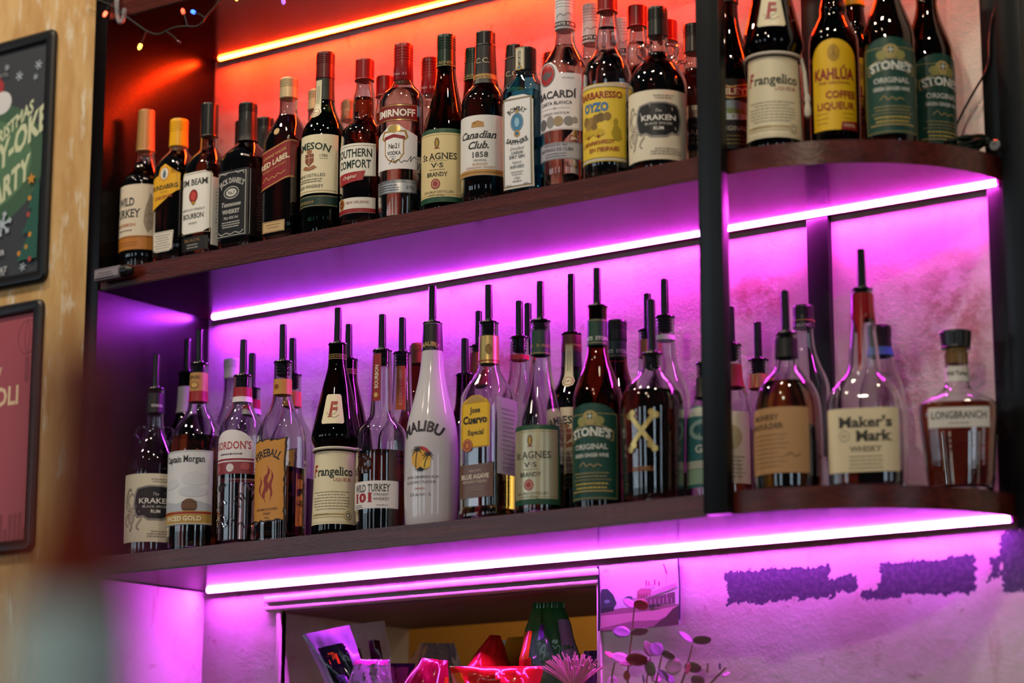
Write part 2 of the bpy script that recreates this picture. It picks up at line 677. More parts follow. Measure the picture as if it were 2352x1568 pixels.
# ------------------------------------------------------------------ surface materials
def plaster_mat():
    m, nt, b = nodes('aged_plaster')
    tc = N(nt, 'ShaderNodeTexCoord')
    pos = tc.outputs['Object']
    n1 = N(nt, 'ShaderNodeTexNoise', i_Scale=5.0, i_Detail=4.0, i_Roughness=0.62)
    n2 = N(nt, 'ShaderNodeTexNoise', i_Scale=26.0, i_Detail=4.0, i_Roughness=0.7)
    n3 = N(nt, 'ShaderNodeTexNoise', i_Scale=140.0, i_Detail=2.0)
    mp = N(nt, 'ShaderNodeMapping')
    mp.inputs['Scale'].default_value = (9, 9, 1.6)
    nt.links.new(pos, mp.inputs[0])
    n4 = N(nt, 'ShaderNodeTexNoise', i_Scale=2.0, i_Detail=4.0, i_Roughness=0.6)
    for n in (n1, n2, n3):
        nt.links.new(pos, n.inputs['Vector'])
    nt.links.new(mp.outputs[0], n4.inputs['Vector'])
    c = mixc(nt, ramp(nt, n1.outputs[0], 0.35, 0.68), lin('#f1ece6'), lin('#dccfc4'))
    c = mixc(nt, ramp(nt, n4.outputs[0], 0.60, 0.80), c, lin('#cbaa9e'))
    c = mixc(nt, math_n(nt, 'MULTIPLY', ramp(nt, n2.outputs[0], 0.60, 0.72), 0.55), c, lin('#b07f78'))
    # brownish damp stain high on the wall behind the wax-dipped bottle
    sx_ = N(nt, 'ShaderNodeSeparateXYZ')
    nt.links.new(pos, sx_.inputs[0])
    st = None
    for cx_, cz_, rx_, rz_ in ((1.49, -0.20, 0.075, 0.13), (1.40, -0.30, 0.06, 0.10), (0.62, -0.16, 0.10, 0.05), (1.15, -0.12, 0.08, 0.05)):
        q1 = math_n(nt, 'DIVIDE', math_n(nt, 'SUBTRACT', sx_.outputs[0], cx_), rx_)
        q2 = math_n(nt, 'DIVIDE', math_n(nt, 'SUBTRACT', sx_.outputs[2], cz_), rz_)
        rr_ = math_n(nt, 'ADD', math_n(nt, 'MULTIPLY', q1, q1), math_n(nt, 'MULTIPLY', q2, q2))
        f_ = math_n(nt, 'SUBTRACT', 1.35, math_n(nt, 'ADD', rr_, math_n(nt, 'MULTIPLY', n4.outputs[0], 0.9)), clamp=True)
        st = f_ if st is None else math_n(nt, 'MAXIMUM', st, f_)
    st = math_n(nt, 'MULTIPLY', st, ramp(nt, n2.outputs[0], 0.38, 0.60))
    c = mixc(nt, math_n(nt, 'MULTIPLY', st, 0.9), c, lin('#b5776c'))
    # bare patches where the paint came off: soft boxes with ragged edges, at their own places on the wall
    sep = N(nt, 'ShaderNodeSeparateXYZ')
    nt.links.new(pos, sep.inputs[0])
    rag = math_n(nt, 'MULTIPLY', math_n(nt, 'SUBTRACT', n2.outputs[0], 0.5), 0.034)
    rag2 = math_n(nt, 'MULTIPLY', math_n(nt, 'SUBTRACT', n3.outputs[0], 0.5), 0.016)
    rag = math_n(nt, 'ADD', rag, rag2)
    mask = None
    for x0, x1, z0, z1, sl in ((1.088, 1.270, -0.596, -0.546, 0.0), (1.262, 1.315, -0.592, -0.566, 0.0), (1.315, 1.385, -0.601, -0.590, 0.0),
                               (1.352, 1.508, -0.602, -0.550, 0.0), (1.548, 1.75, -0.606, -0.518, 0.0), (1.532, 1.552, -0.582, -0.555, 0.0)):
        dx = math_n(nt, 'SUBTRACT', math_n(nt, 'ABSOLUTE', math_n(nt, 'SUBTRACT', sep.outputs[0], (x0 + x1) / 2)), (x1 - x0) / 2)
        dz = math_n(nt, 'SUBTRACT', math_n(nt, 'ABSOLUTE', math_n(nt, 'SUBTRACT', sep.outputs[2], (z0 + z1) / 2)), (z1 - z0) / 2)
        d = math_n(nt, 'ADD', math_n(nt, 'MAXIMUM', dx, dz), rag)
        f = math_n(nt, 'LESS_THAN', d, 0.0)
        mask = f if mask is None else math_n(nt, 'MAXIMUM', mask, f)
    c = mixc(nt, mask, c, mixc(nt, ramp(nt, n3.outputs[0], 0.4, 0.7), lin('#4a4a62'), lin('#5d5c74')))
    nt.links.new(c, b.inputs['Base Color'])
    b.inputs['Roughness'].default_value = 0.85
    hgt = math_n(nt, 'ADD', math_n(nt, 'MULTIPLY', n3.outputs[0], 0.35), n2.outputs[0])
    hgt = math_n(nt, 'SUBTRACT', hgt, math_n(nt, 'MULTIPLY', mask, 0.5))
    bp = N(nt, 'ShaderNodeBump', i_Strength=0.35, i_Distance=0.004)
    nt.links.new(hgt, bp.inputs['Height'])
    nt.links.new(bp.outputs[0], b.inputs['Normal'])
    return m


def ochre_mat():
    m, nt, b = nodes('ochre_limewash')
    tc = N(nt, 'ShaderNodeTexCoord')
    mp = N(nt, 'ShaderNodeMapping')
    mp.inputs['Scale'].default_value = (11, 11, 3.0)
    nt.links.new(tc.outputs['Object'], mp.inputs[0])
    n1 = N(nt, 'ShaderNodeTexNoise', i_Scale=1.4, i_Detail=5.0, i_Roughness=0.65)
    n2 = N(nt, 'ShaderNodeTexNoise', i_Scale=4.2, i_Detail=4.0, i_Roughness=0.6)
    nt.links.new(mp.outputs[0], n1.inputs['Vector'])
    nt.links.new(mp.outputs[0], n2.inputs['Vector'])
    c = mixc(nt, ramp(nt, n1.outputs[0], 0.36, 0.66), lin('#b98c53'), lin('#cfaa74'))
    c = mixc(nt, ramp(nt, n2.outputs[0], 0.54, 0.72), c, lin('#d9cdb8'))
    nt.links.new(c, b.inputs['Base Color'])
    b.inputs['Roughness'].default_value = 0.75
    bp = N(nt, 'ShaderNodeBump', i_Strength=0.25, i_Distance=0.004)
    nt.links.new(n2.outputs[0], bp.inputs['Height'])
    nt.links.new(bp.outputs[0], b.inputs['Normal'])
    return m


def wood_mat(name, c0, c1, rough, bump=0.12, spec=0.5):
    m, nt, b = nodes(name)
    tc = N(nt, 'ShaderNodeTexCoord')
    mp = N(nt, 'ShaderNodeMapping')
    mp.inputs['Scale'].default_value = (3.0, 55.0, 80.0)
    nt.links.new(tc.outputs['Object'], mp.inputs[0])
    n1 = N(nt, 'ShaderNodeTexNoise', i_Scale=1.5, i_Detail=4.0, i_Roughness=0.6)
    nt.links.new(mp.outputs[0], n1.inputs['Vector'])
    mp2 = N(nt, 'ShaderNodeMapping')
    mp2.inputs['Scale'].default_value = (40.0, 90.0, 160.0)
    nt.links.new(tc.outputs['Object'], mp2.inputs[0])
    n2 = N(nt, 'ShaderNodeTexNoise', i_Scale=2.0, i_Detail=3.0, i_Roughness=0.65)
    nt.links.new(mp2.outputs[0], n2.inputs['Vector'])
    nt.links.new(mixc(nt, ramp(nt, n1.outputs[0], 0.3, 0.7), lin(c0), lin(c1)), b.inputs['Base Color'])
    b.inputs['Roughness'].default_value = rough
    b.inputs['Specular IOR Level'].default_value = spec
    bp = N(nt, 'ShaderNodeBump', i_Strength=bump, i_Distance=0.0015)
    nt.links.new(n2.outputs[0], bp.inputs['Height'])
    nt.links.new(bp.outputs[0], b.inputs['Normal'])
    return m


PLASTER = plaster_mat()
OCHRE = ochre_mat()
WOOD = wood_mat('dark_walnut_veneer', '#42160f', '#5c231a', 0.25, 0.28, 0.5)
PANEL = wood_mat('black_brown_panel', '#0a0506', '#0f0809', 0.27, 0.03, 0.16)
STEEL = pmat('black_powder_coat', (0.006, 0.0065, 0.0075), 0.33, spec=0.3)
UNDER = wood_mat('shelf_underside_laminate', '#2c1114', '#361619', 0.14, 0.03, 0.85)
FRAMEB = pmat('black_snap_frame', (0.010, 0.010, 0.012), 0.35)
ALU = pmat('dark_led_channel', (0.05, 0.04, 0.05), 0.4, 0.5)

# ------------------------------------------------------------------ walls
HX0, HX1, HZ0, HZ1, HDEP = 0.188, 0.853, -0.79, -0.548, 0.36      # serving hatch in the back wall


def wall_with_hatch():
    bm = bmesh.new()
    xs = [-0.05, HX0, HX1, 3.2]
    zs = [-1.6, HZ0, HZ1, 1.3]
    front = {}
    for i, x in enumerate(xs):
        for j, z in enumerate(zs):
            front[i, j] = bm.verts.new((x, 0, z))
    for i in range(3):
        for j in range(3):
            if (i, j) != (1, 1):
                bm.faces.new((front[i, j], front[i + 1, j], front[i + 1, j + 1], front[i, j + 1]))
    # reveals
    back = {k: bm.verts.new((xs[k[0]], HDEP, zs[k[1]])) for k in ((1, 1), (2, 1), (2, 2), (1, 2))}
    loop = [(1, 1), (2, 1), (2, 2), (1, 2)]
    for a, b in zip(loop, loop[1:] + loop[:1]):
        bm.faces.new((front[a], front[b], back[b], back[a]))
    bmesh.ops.recalc_face_normals(bm, faces=bm.faces)
    return bm


w = obj('wall_back', wall_with_hatch(), PLASTER, smooth=False)
tag(w, kind='structure')
for p in w.data.polygons[:1]:
    if p.normal.y > 0:
        w.data.flip_normals()
tag(obj('wall_left', box(-2.2, -0.032, -D + 0.012, 0.15, -1.6, 1.3), OCHRE, smooth=False), kind='structure')
tag(obj('wall_niche', box(-0.032, 0.004, -D + 0.02, -0.001, -1.6, ZB - 0.002), PLASTER, smooth=False), kind='structure')
# room behind the hatch
MUST = pmat('mustard_paint', '#a8742a', 0.7)
BROWNP = pmat('brown_paint', '#5a3b33', 0.6)
tag(obj('wall_far', box(-2.5, 2.2, 1.7, 1.8, -1.6, 1.0), MUST, smooth=False), kind='structure')
tag(obj('floor', box(-2.5, 4.5, -8.0, 1.8, -2.08, -2.05), pmat('dark_floor_boards', '#3a2a22', 0.5), smooth=False), kind='structure')
tag(obj('ceiling', box(-2.5, 2.2, 0.37, 1.69, 0.55, 0.6), pmat('far_ceiling', '#8a7a66', 0.8), smooth=False), kind='structure')
dk = obj('dark_cupboard', box(-1.05, -0.62, 1.3, 1.69, -2.05, -0.50, 0.006), pmat('cupboard_brown', '#2a1a12', 0.5), smooth=False)
tag(dk, 'dark brown cupboard standing in the room behind the hatch', 'cupboard')
# mouldings of the hatch
sf = obj('trim_1', box(HX0 - 0.02, HX1 + 0.02, 0.004, HDEP, HZ1 - 0.004, HZ1 - 0.0005), BROWNP, smooth=False)
tag(sf, kind='structure')
PINKW = pmat('cream_gloss_trim', '#e9dfd6', 0.45)
tr = obj('trim_2', box(HX0 - 0.035, HX1 + 0.004, -0.008, 0.02, HZ1 + 0.001, HZ1 + 0.008, 0.002), PINKW)
tag(tr, kind='structure')
bm = box(HX0 - 0.035, HX1 + 0.006, -0.010, -0.0005, HZ1 + 0.014, HZ1 + 0.026, 0.002)
tag(obj('trim_3', bm, PINKW), kind='structure')
tag(obj('trim_6', box(HX0 - 0.03, HX1 + 0.03, -0.13, 0.003, HZ0 - 0.03, HZ0 + 0.0005, 0.003), PINKW), kind='structure')
tag(obj('trim_4', box(HX1 - 0.001, HX1 + 0.006, -0.006, 0.012, HZ0, HZ1 + 0.012, 0.001), PINKW), kind='structure')
tag(obj('trim_5', box(HX0 - 0.008, HX0, -0.006, 0.012, HZ0, HZ1 + 0.001, 0.001), PINKW), kind='structure')
# back bar counter under the frame, bar top in front of the camera
tag(obj('counter_back', box(0.006, 3.0, -0.62, -0.002, -1.02, -0.98, 0.004), WOOD, smooth=False), kind='structure')
tag(obj('counter_base', box(0.006, 3.0, -0.58, -0.002, -2.05, -1.02), PANEL, smooth=False), kind='structure')

# ------------------------------------------------------------------ shelf unit
PXC, CA, CB = 1.27, 0.315, D


def shelf_bm(z0, z1):
    pts = [(0.0, -0.0005), (0.0, -D), (PXC, -D)]
    for i in range(1, 29):
        t = math.pi / 2 * i / 28
        pts.append((PXC + CA * math.sin(t), -CB * math.cos(t) - (0.0005 if i == 28 else 0)))
    bm = bmesh.new()
    lo = [bm.verts.new((x, y, z0 - ZB)) for x, y in pts]
    hi = [bm.verts.new((x, y, z1 - ZB)) for x, y in pts]
    n = len(pts)
    bm.faces.new(lo[::-1])
    bm.faces.new(hi)
    rim = []
    for i in range(n):
        j = (i + 1) % n
        bm.faces.new((lo[i], lo[j], hi[j], hi[i]))
    es = [e for e in bm.edges if abs(e.verts[0].co.z - e.verts[1].co.z) < 1e-6 and not (e.verts[0].co.y > -0.001 and e.verts[1].co.y > -0.001) and not (e.verts[0].co.x < 1e-4 and e.verts[1].co.x < 1e-4)]
    bmesh.ops.bevel(bm, geom=es, offset=0.0022, segments=2, affect='EDGES')
    bmesh.ops.recalc_face_normals(bm, faces=bm.faces)
    return bm


for z0, z1, lab in ((ZA, SA, 'dark walnut middle shelf with rounded right end, under the capped bottles'), (ZB, SB, 'dark walnut lowest shelf with rounded right end, under the bottles with pourers'),
                    (ZT, ZT + 0.035, 'dark walnut topmost shelf with fairy lights hanging at its left end')):
    o = obj('shelf_board', shelf_bm(z0, z1), WOOD, ang=30)
    o.location.z = ZB
    o.data.materials.append(UNDER)
    for f in o.data.polygons:
        if f.normal.z < -0.9:
            f.material_index = 1
    tag(o, lab, 'shelf')
tag(obj('side_panel', box(-0.031, -0.0003, -D - 0.004, -0.0005, ZB, 1.1, 0.0015), PANEL), 'black-brown side panel closing the shelves against the ochre wall', 'panel')
pxl = at_y(1603, 410, -D - 0.02).x
tag(obj('steel_post', box(pxl, pxl + 0.0395, -D - 0.0205, -D - 0.0006, ZB, 1.1, 0.0015), STEEL), 'black steel upright standing in front of the shelf edges', 'post')
bk = empty('steel_post', (1.27, -0.006, SB))
tag(bk, 'narrow black steel upright against the plaster behind the bottles', 'post')
for q0, q1 in ((SB, ZA), (SA, ZT)):
    obj('bar', box(-0.0185, 0.0190, -0.0065, 0.0056, q0 - SB + 0.0003, q1 - SB - 0.0003, 0.0012), STEEL, bk)
ep = empty('steel_post', (1.5885, -0.006, SB))
tag(ep, 'black steel upright on the wall at the right end of the shelves', 'post')
for q0, q1 in ((SB, ZA), (SA, ZT)):
    obj('bar', box(-0.0325, -0.0005, -0.0065, 0.0056, q0 - SB + 0.0003, q1 - SB - 0.0003, 0.0012), STEEL, ep)
obj('rail', box(0.0002, 0.0395, -0.024, 0.0056, -0.05, 1.5, 0.0012), STEEL, ep)

# ------------------------------------------------------------------ LED strips in corner channels under the shelves


def led_mat(name, c0, c1, strength):
    m = bpy.data.materials.new(name)
    m.use_nodes = True
    nt = m.node_tree
    nt.nodes.clear()
    out = N(nt, 'ShaderNodeOutputMaterial')
    em = N(nt, 'ShaderNodeEmission')
    em.inputs[1].default_value = strength
    tc = N(nt, 'ShaderNodeTexCoord')
    sep = N(nt, 'ShaderNodeSeparateXYZ')
    nt.links.new(tc.outputs['Object'], sep.inputs[0])
    c = mixc(nt, ramp(nt, sep.outputs[0], 0.0, 1.55), c0 + (1,), c1 + (1,))
    nt.links.new(c, em.inputs[0])
    nt.links.new(em.outputs[0], out.inputs[0])
    return m


def led(label, z, x0, x1, m):
    r = empty('led_strip', (0, 0, z - 0.0004))
    tag(r, label, 'light strip')
    y0 = -0.0132
    obj('channel', box(x0 - 0.004, x1 + 0.004, y0 - 0.0012, y0 - 0.0002, -0.0052, 0.0), ALU, r, smooth=False)
    bm = bmesh.new()
    a = [(y0 - 0.0014, 0.0)] + [(y0 - 0.0014 - 0.0046 * math.sin(t), -0.0046 * math.cos(t)) for t in [math.pi / 2 * k / 5 for k in range(6)]]
    vs = [[bm.verts.new((x, y, zz)) for y, zz in a] for x in (x0, x1)]
    for k in range(len(a)):
        j = (k + 1) % len(a)
        bm.faces.new((vs[0][k], vs[0][j], vs[1][j], vs[1][k]))
    bm.faces.new(vs[0][::-1])
    bm.faces.new(vs[1])
    bmesh.ops.recalc_face_normals(bm, faces=bm.faces)
    obj('diffuser', bm, m, r, smooth=False)


led('glowing red light strip under the topmost shelf', ZT, 0.022, 1.575, led_mat('red_led', (1.0, 0.030, 0.0024), (1.0, 0.030, 0.0024), 500))
led('glowing violet-pink light strip under the middle shelf', ZA, 0.022, 1.572, led_mat('violet_led', (0.52, 0.042, 1.0), (1.0, 0.050, 0.82), 420))
led('glowing magenta light strip under the lowest shelf', ZB, 0.026, 1.572, led_mat('magenta_led', (0.80, 0.075, 1.0), (0.82, 0.085, 1.0), 250))
# lamp of the room behind the hatch
area('far_room_lamp_light', (0.2, 1.35, 0.45), (0.2, 1.75, -1.0), 0.5, 0.2, 16, (1.0, 0.78, 0.45))

# ------------------------------------------------------------------ bottles: shapes shared by kinds
def PL(name, c, rough=0.30, metal=0.0, coat=0.0):
    return pmat(name, c, rough, metal, coat=coat)


BLACKCAP = PL('black_cap', (0.010, 0.010, 0.011))
REDCAP = PL('red_cap', '#8e0d12')
DREDCAP = PL('dark_red_cap', '#5a1016')
GREENCAP = PL('green_cap', '#0c2a1d')
YELLOWCAP = PL('yellow_cap', '#f2b21a')
GOLDCAP = PL('gold_cap', (0.62, 0.46, 0.26), 0.4, 0.4)
WHITECAP = PL('white_cap', '#d9d6da')
CREAM, PAPER = '#eadfbf', '#efece6'
K = '#16130f'


def squid(u, v, s, c='#6a625c'):
    """curling tentacles and mantle of a line-drawn squid"""
    out = [E(u, v - 10 * s, 7 * s, 11 * s, '#b9ae9e'), RG(u, v - 10 * s, 7 * s, 11 * s, 1.0 * s, c)]
    for pts in ([(0, 0), (-4, 10), (-9, 14), (-6, 24), (2, 30), (5, 24)], [(1, 0), (6, 12), (14, 16), (20, 24), (28, 24)],
                [(-2, -2), (-10, -4), (-14, -14), (-10, -24), (-6, -22)], [(4, -4), (14, -6), (20, -12), (14, -18), (10, -26), (16, -30)],
                [(-2, 2), (-12, 6), (-13, 18), (-8, 34), (-2, 38), (0, 32)], [(0, -18), (2, -24), (-2, -32)]):
        P = curve_pts([(u + a * s, v + b * s) for a, b in pts], 2)
        n = len(P)
        w = [s * (3.4 - 2.6 * i / n) for i in range(n)]
        out.append(ST(P, [x + 0.9 * s for x in w], c))
        out.append(ST(P, [max(x - 0.6 * s, 0.3) for x in w], '#cfc5b2'))
    return out


def cartouche(u, v, w, h, c):
    pts = []
    for sx, sy in ((1, 1), (-1, 1), (-1, -1), (1, -1)):
        q = [(w / 2, 0.0), (w / 2 - 2.5, h * 0.30), (w / 2 - 6, h * 0.42), (w * 0.28, h * 0.40), (w * 0.16, h * 0.5)]
        q = [(u + sx * a, v + sy * b) for a, b in q]
        pts += q if sx * sy > 0 else q[::-1]
    return PG(pts, c)


def make_kraken(name, label, loc, rz, level, liquid, spout=None, r=46, H=270, it=2):
    P = [(0, r - 4), (3, r), (120, r), (150, r - 1), (172, r - 12), (184, 22), (196, 16.5), (232, 15)] if not spout else \
        [(0, r - 4), (3, r), (140, r), (168, r - 2), (190, r - 16), (204, 24), (222, 17), (252, 15.5), (spout[0], 15)]
    b = Bottle(name, label, loc, P, 'clear', liquid, level, rz)
    if not spout:
        b.cap(222, H, 15.6, BLACKCAP)
        b.ring_handle(19, 200)
        b.ring_handle(-19, 200)
        z0, z1 = 16, 125
    else:
        b.band(250, spout[0] - 8, '#0d0c0c', 0.6)
        b.printed([T('KRAKEN', 0, 262, 5, '#cfcac4', 20, 0.02)], 15, 0.9)
        b.spout(*spout)
        b.ring_handle(-20, 214, 12)
        b.ring_handle(20, 214, 12)
        z0, z1 = 21, 138
    zc = (z0 + z1) / 2
    s = (z1 - z0) / 110
    A = squid(-36 * s, zc - 6, 1.0 * s)
    A += [cartouche(6 * s, zc + 8 * s, 74 * s, 56 * s, '#8f8a88'), cartouche(6 * s, zc + 8 * s, 69 * s, 51 * s, '#15161a'),
          T('The', 6 * s, zc + 22 * s, 5 * s, '#c9c5c0', 10 * s, 0.0, it=0.3), T('KRAKEN', 6 * s, zc + 11 * s, 8.5 * s, '#e6e2dc', 54 * s, 0.02),
          T('BLACK SPICED', 6 * s, zc + 1.5 * s, 3.6 * s, '#c9c5c0', 42 * s, 0.01), T('RUM', 6 * s, zc - 6 * s, 5.5 * s, '#e6e2dc', 15 * s, 0.02),
          FINE(14 * s, zc + 46 * s, 34 * s, 2, 4 * s, '#8a8072', 1.3, 3), FINE(18 * s, zc - 38 * s, 50 * s, 3, 4 * s, '#8a8072', 1.3, 4)]
    b.label(z0, z1, 116 * s, '#e2d8c2', A)
    return b


def make_square_body(a, b, zs, H, zn, rn=15, n=5.5):
    """square bottle profile: body to zs, shoulder to zn, neck to H"""
    return [(0, a - 3, b - 3, n), (3, a, b, n), (zs - 8, a, b, n), (zs, a - 1.5, b - 1.5, n), ((zs + zn) / 2, (a + rn) / 2 + 2, (b + rn) / 2 + 2, 3.2), (zn, rn + 1.5, rn + 1.5, 2.0), (zn + 8, rn, rn, 2.0), (H, rn, rn, 2.0)]


def row_a(px, py, r, dy=0.015):
    p = at_y(px, py, -D + dy + r / 1000)
    return (p.x, p.y, SA)


def row_b(px, py, r, dy=0.013):
    p = at_y(px, py, -D + dy + r / 1000)
    return (p.x, p.y, SB)


BOT = {}
# ================================================================== upper shelf, front row, from the left
# 1 bourbon with cream label, tan neck wrap
b = Bottle('bourbon_bottle', 'bourbon bottle with cream label, orange band and tan-wrapped neck, leftmost on the upper shelf', row_a(337, 255, 42),
           [(0, 37), (3, 41.5), (150, 41.5), (168, 40), (182, 27), (196, 19.5), (222, 15.5), (290, 14.5)], 'clear', 'dark', 200, rz=14)
b.cap(222, 299, 14.6, PL('tan_neck_wrap', '#b98a52'), False, 16.5, name='neck_wrap')
b.label(60, 153, 118, '#dccdb8', [T('WILD', -14, 122, 15, '#2b2a2a', 38, 0.02, True), T('TURKEY', -14, 101, 15, '#2b2a2a', 62, 0.02, True),
                                  T('BOURBON', -14, 80, 5.5, '#b5632a', 44, 0.02), FINE(-14, 70, 44, 1, 4, '#6a5a4a', 1.8),
                                  PG([(30, 66), (38, 74), (40, 92), (37, 108), (40, 122), (36, 134), (32, 138), (31, 128), (26, 116), (23, 100), (22, 84), (26, 72)], '#9a8a78'),
                                  ST([(25, 80), (33, 86), (38, 82)], 1.2, '#6d5d4d'), ST([(24, 94), (32, 100), (38, 98)], 1.2, '#6d5d4d'), T('*', -24, 144, 5, '#6d5d4d')], 0)
b.label(35, 60, 118, '#b9742a', [R(0, 58, 118, 1.2, '#7d4a18'), FINE(-14, 48, 60, 2, 5, '#96571a', 1.4, 5)], 0)
# 2 square rum with yellow label
b = Bottle('rum_bottle', 'square rum bottle with yellow screw cap and slanted yellow label', row_a(412, 277, 36),
           make_square_body(33.5, 33.5, 178, 224, 206, 15, 5), 'clear', 'dark', 205)
b.cap(214, 265, 16, YELLOWCAP)
sh = [(-31, 94), (31, 128), (31, 158), (14, 158), (10, 172), (0, 178), (-10, 172), (-14, 158), (-31, 152)]
b.label(94, 178, 62, '#e9ad1e', [E(0, 160, 11.5, 13, '#d98a1e'), E(0, 160, 9, 10.5, '#e8e2d4'), PG([(-3, 152), (3, 152), (4, 160), (0, 169), (-4, 160)], '#5d6f7a'),
                                 T('BUNDABERG', 0, 136, 8, '#33291a', 58, 0.02, True, slope=0.02), T('ORIGINAL', 0, 118, 6, '#9a4a1c', 40, 0.02, slope=0.08),
                                 FINE(0, 127, 20, 1, 3, '#6a4f16', 0.8)], shape=sh)
b.label(20, 56, 48, '#ddd5c8', [FR(0, 38, 45, 33, 0.7, '#a89c8a'), FINE(0, 49, 36, 6, 4.5, '#8f8474', 1.2, 2)], shape=[(-24, 56), (24, 56), (22, 26), (16, 20), (-16, 20), (-22, 26)])
# 3 square bourbon, white label
b = Bottle('bourbon_bottle', 'square bourbon bottle with white label, red seal and black cap', row_a(482, 242, 37),
           make_square_body(35, 35, 168, 250, 196, 14.5, 4.2), 'clear', 'whiskey', 222)
b.cap(220, 281, 15.6, BLACKCAP, False)
b.label(41, 150, 66, PAPER, [T('JIM BEAM', 0, 133, 11, '#221d18', 58, 0.02, True), E(0, 108, 10, 12, '#8e1f1f'), E(0, 108, 6.2, 8, '#c9483e'), PG([(-6, 98), (-2, 92), (0, 97), (3, 92), (6, 98)], '#b98a2e'),
                             T('KENTUCKY STRAIGHT', 0, 84, 4.5, '#4a443c', 50), T('BOURBON', 0, 73, 9.5, '#221d18', 46, 0.015, sx=0.7), T('WHISKEY', 0, 60, 4, '#4a443c', 20), FR(0, 95.5, 64, 107, 0.8, '#b8a98c')],
        shape=[(-33, 50), (-20, 42), (20, 42), (33, 50), (33, 146), (24, 151), (-24, 151), (-33, 146)])
b.label(12, 36, 60, '#17130f', [T('BLACK', 0, 30, 4.5, '#a8763a', 36, 0.0, True), FINE(0, 22, 34, 2, 5, '#b5afa6', 1.6, 9)])
b.label(20, 140, 50, PAPER, [FINE(0, 120, 36, 14, 6, '#6a645c', 1.2, 8)], face=1)
BOT['beam'] = b
# 4 square black-label whiskey
b = Bottle('whiskey_bottle', 'square whiskey bottle with black label and white filigree lettering', row_a(570, 240, 38),
           make_square_body(37, 37, 165, 250, 196, 14.5, 7), 'clear', 'dark', 200)
b.band(197, 233, '#141212', 2.2)
b.cap(228, 266, 15.8, BLACKCAP)
W = '#cfcbc6'
b.label(22, 140, 68, '#121113', [T("JACK DANIEL'S", 0, 122, 9.5, W, 58, 0.015, True, arc=48), RG(0, 100, 17, 11, 1.4, W), E(0, 100, 12, 7, W), T('No.7', 0, 100, 6, '#121113', 15, 0.02, True),
                                 T('Tennessee', 0, 80, 8, W, 44, 0.012, True, 0.2), T('WHISKEY', 0, 67, 7.5, W, 40, 0.02, True), T('70cl 40% Vol', 0, 56, 5, W, 32, 0.01),
                                 FINE(0, 48, 46, 3, 4, W, 1.5, 6), FR(0, 80, 62, 112, 0.9, W), ST(curve_pts([(-28, 130), (-24, 136), (-14, 132), (-8, 137)]), 1, W), ST(curve_pts([(28, 130), (24, 136), (14, 132), (8, 137)]), 1, W),
                                 ST(curve_pts([(-28, 32), (-20, 26), (-10, 31), (0, 26), (10, 31), (20, 26), (28, 32)]), 1.1, W)])
b.label(22, 140, 66, '#121113', [ST([(-30, 24), (-30, 138)], 0.8, W), FINE(0, 110, 30, 16, 5, '#6f6a68', 1.2, 12)], face=1)
BOT['jack'] = b
# 5 square scotch, slanted red label
b = Bottle('whisky_bottle', 'square whisky bottle with slanted red label and pale gold cap', row_a(664, 182, 36),
           make_square_body(33.5, 33.5, 182, 265, 226, 15, 6), 'clear', 'dark', 226)
b.cap(256, 293, 15.4, GOLDCAP)
SL = 0.30


def sl(u, v):
    return (u, v + SL * u)


b.label(90, 178, 66, '#8d1d22', [ST([sl(-33, 101), sl(33, 101)], 1.6, '#c8a25a'), ST([sl(-33, 164), sl(33, 164)], 1.6, '#c8a25a'),
                                 T('JOHNNIE WALKER', 0, 152, 5.4, '#d3a566', 50, 0.01, slope=SL), T('RED LABEL', 0, 139, 9.5, '#e9d9b4', 60, 0.03, slope=SL),
                                 T('BLENDED SCOTCH WHISKY', 0, 128, 3.6, '#d3a566', 50, 0.0, slope=SL), ST(curve_pts([sl(-24, 112), sl(-16, 120), sl(-12, 110), sl(-4, 116), sl(2, 109), sl(8, 116), sl(16, 110), sl(24, 114)]), 1.2, '#d3a566')],
        shape=[sl(-33.2, 99), sl(33.2, 99), sl(33.2, 166), sl(-33.2, 166)])
b.label(17, 36, 48, '#c9a878', [FR(0, 26.5, 46, 17, 0.6, '#8f6f42'), FINE(0, 30, 34, 2, 5, '#8f7448', 1.3, 3)])
b.label(185, 200, 12, '#b08a44', shape=[(6 * math.cos(i * 0.524), 193 + 6 * math.sin(i * 0.524)) for i in range(12)], name='seal')
BOT['walker'] = b
# 6 green irish whiskey
P6 = [(0, 34), (3, 38), (168, 38), (186, 36.5), (204, 27), (218, 19.5), (235, 16), (290, 14.6)]


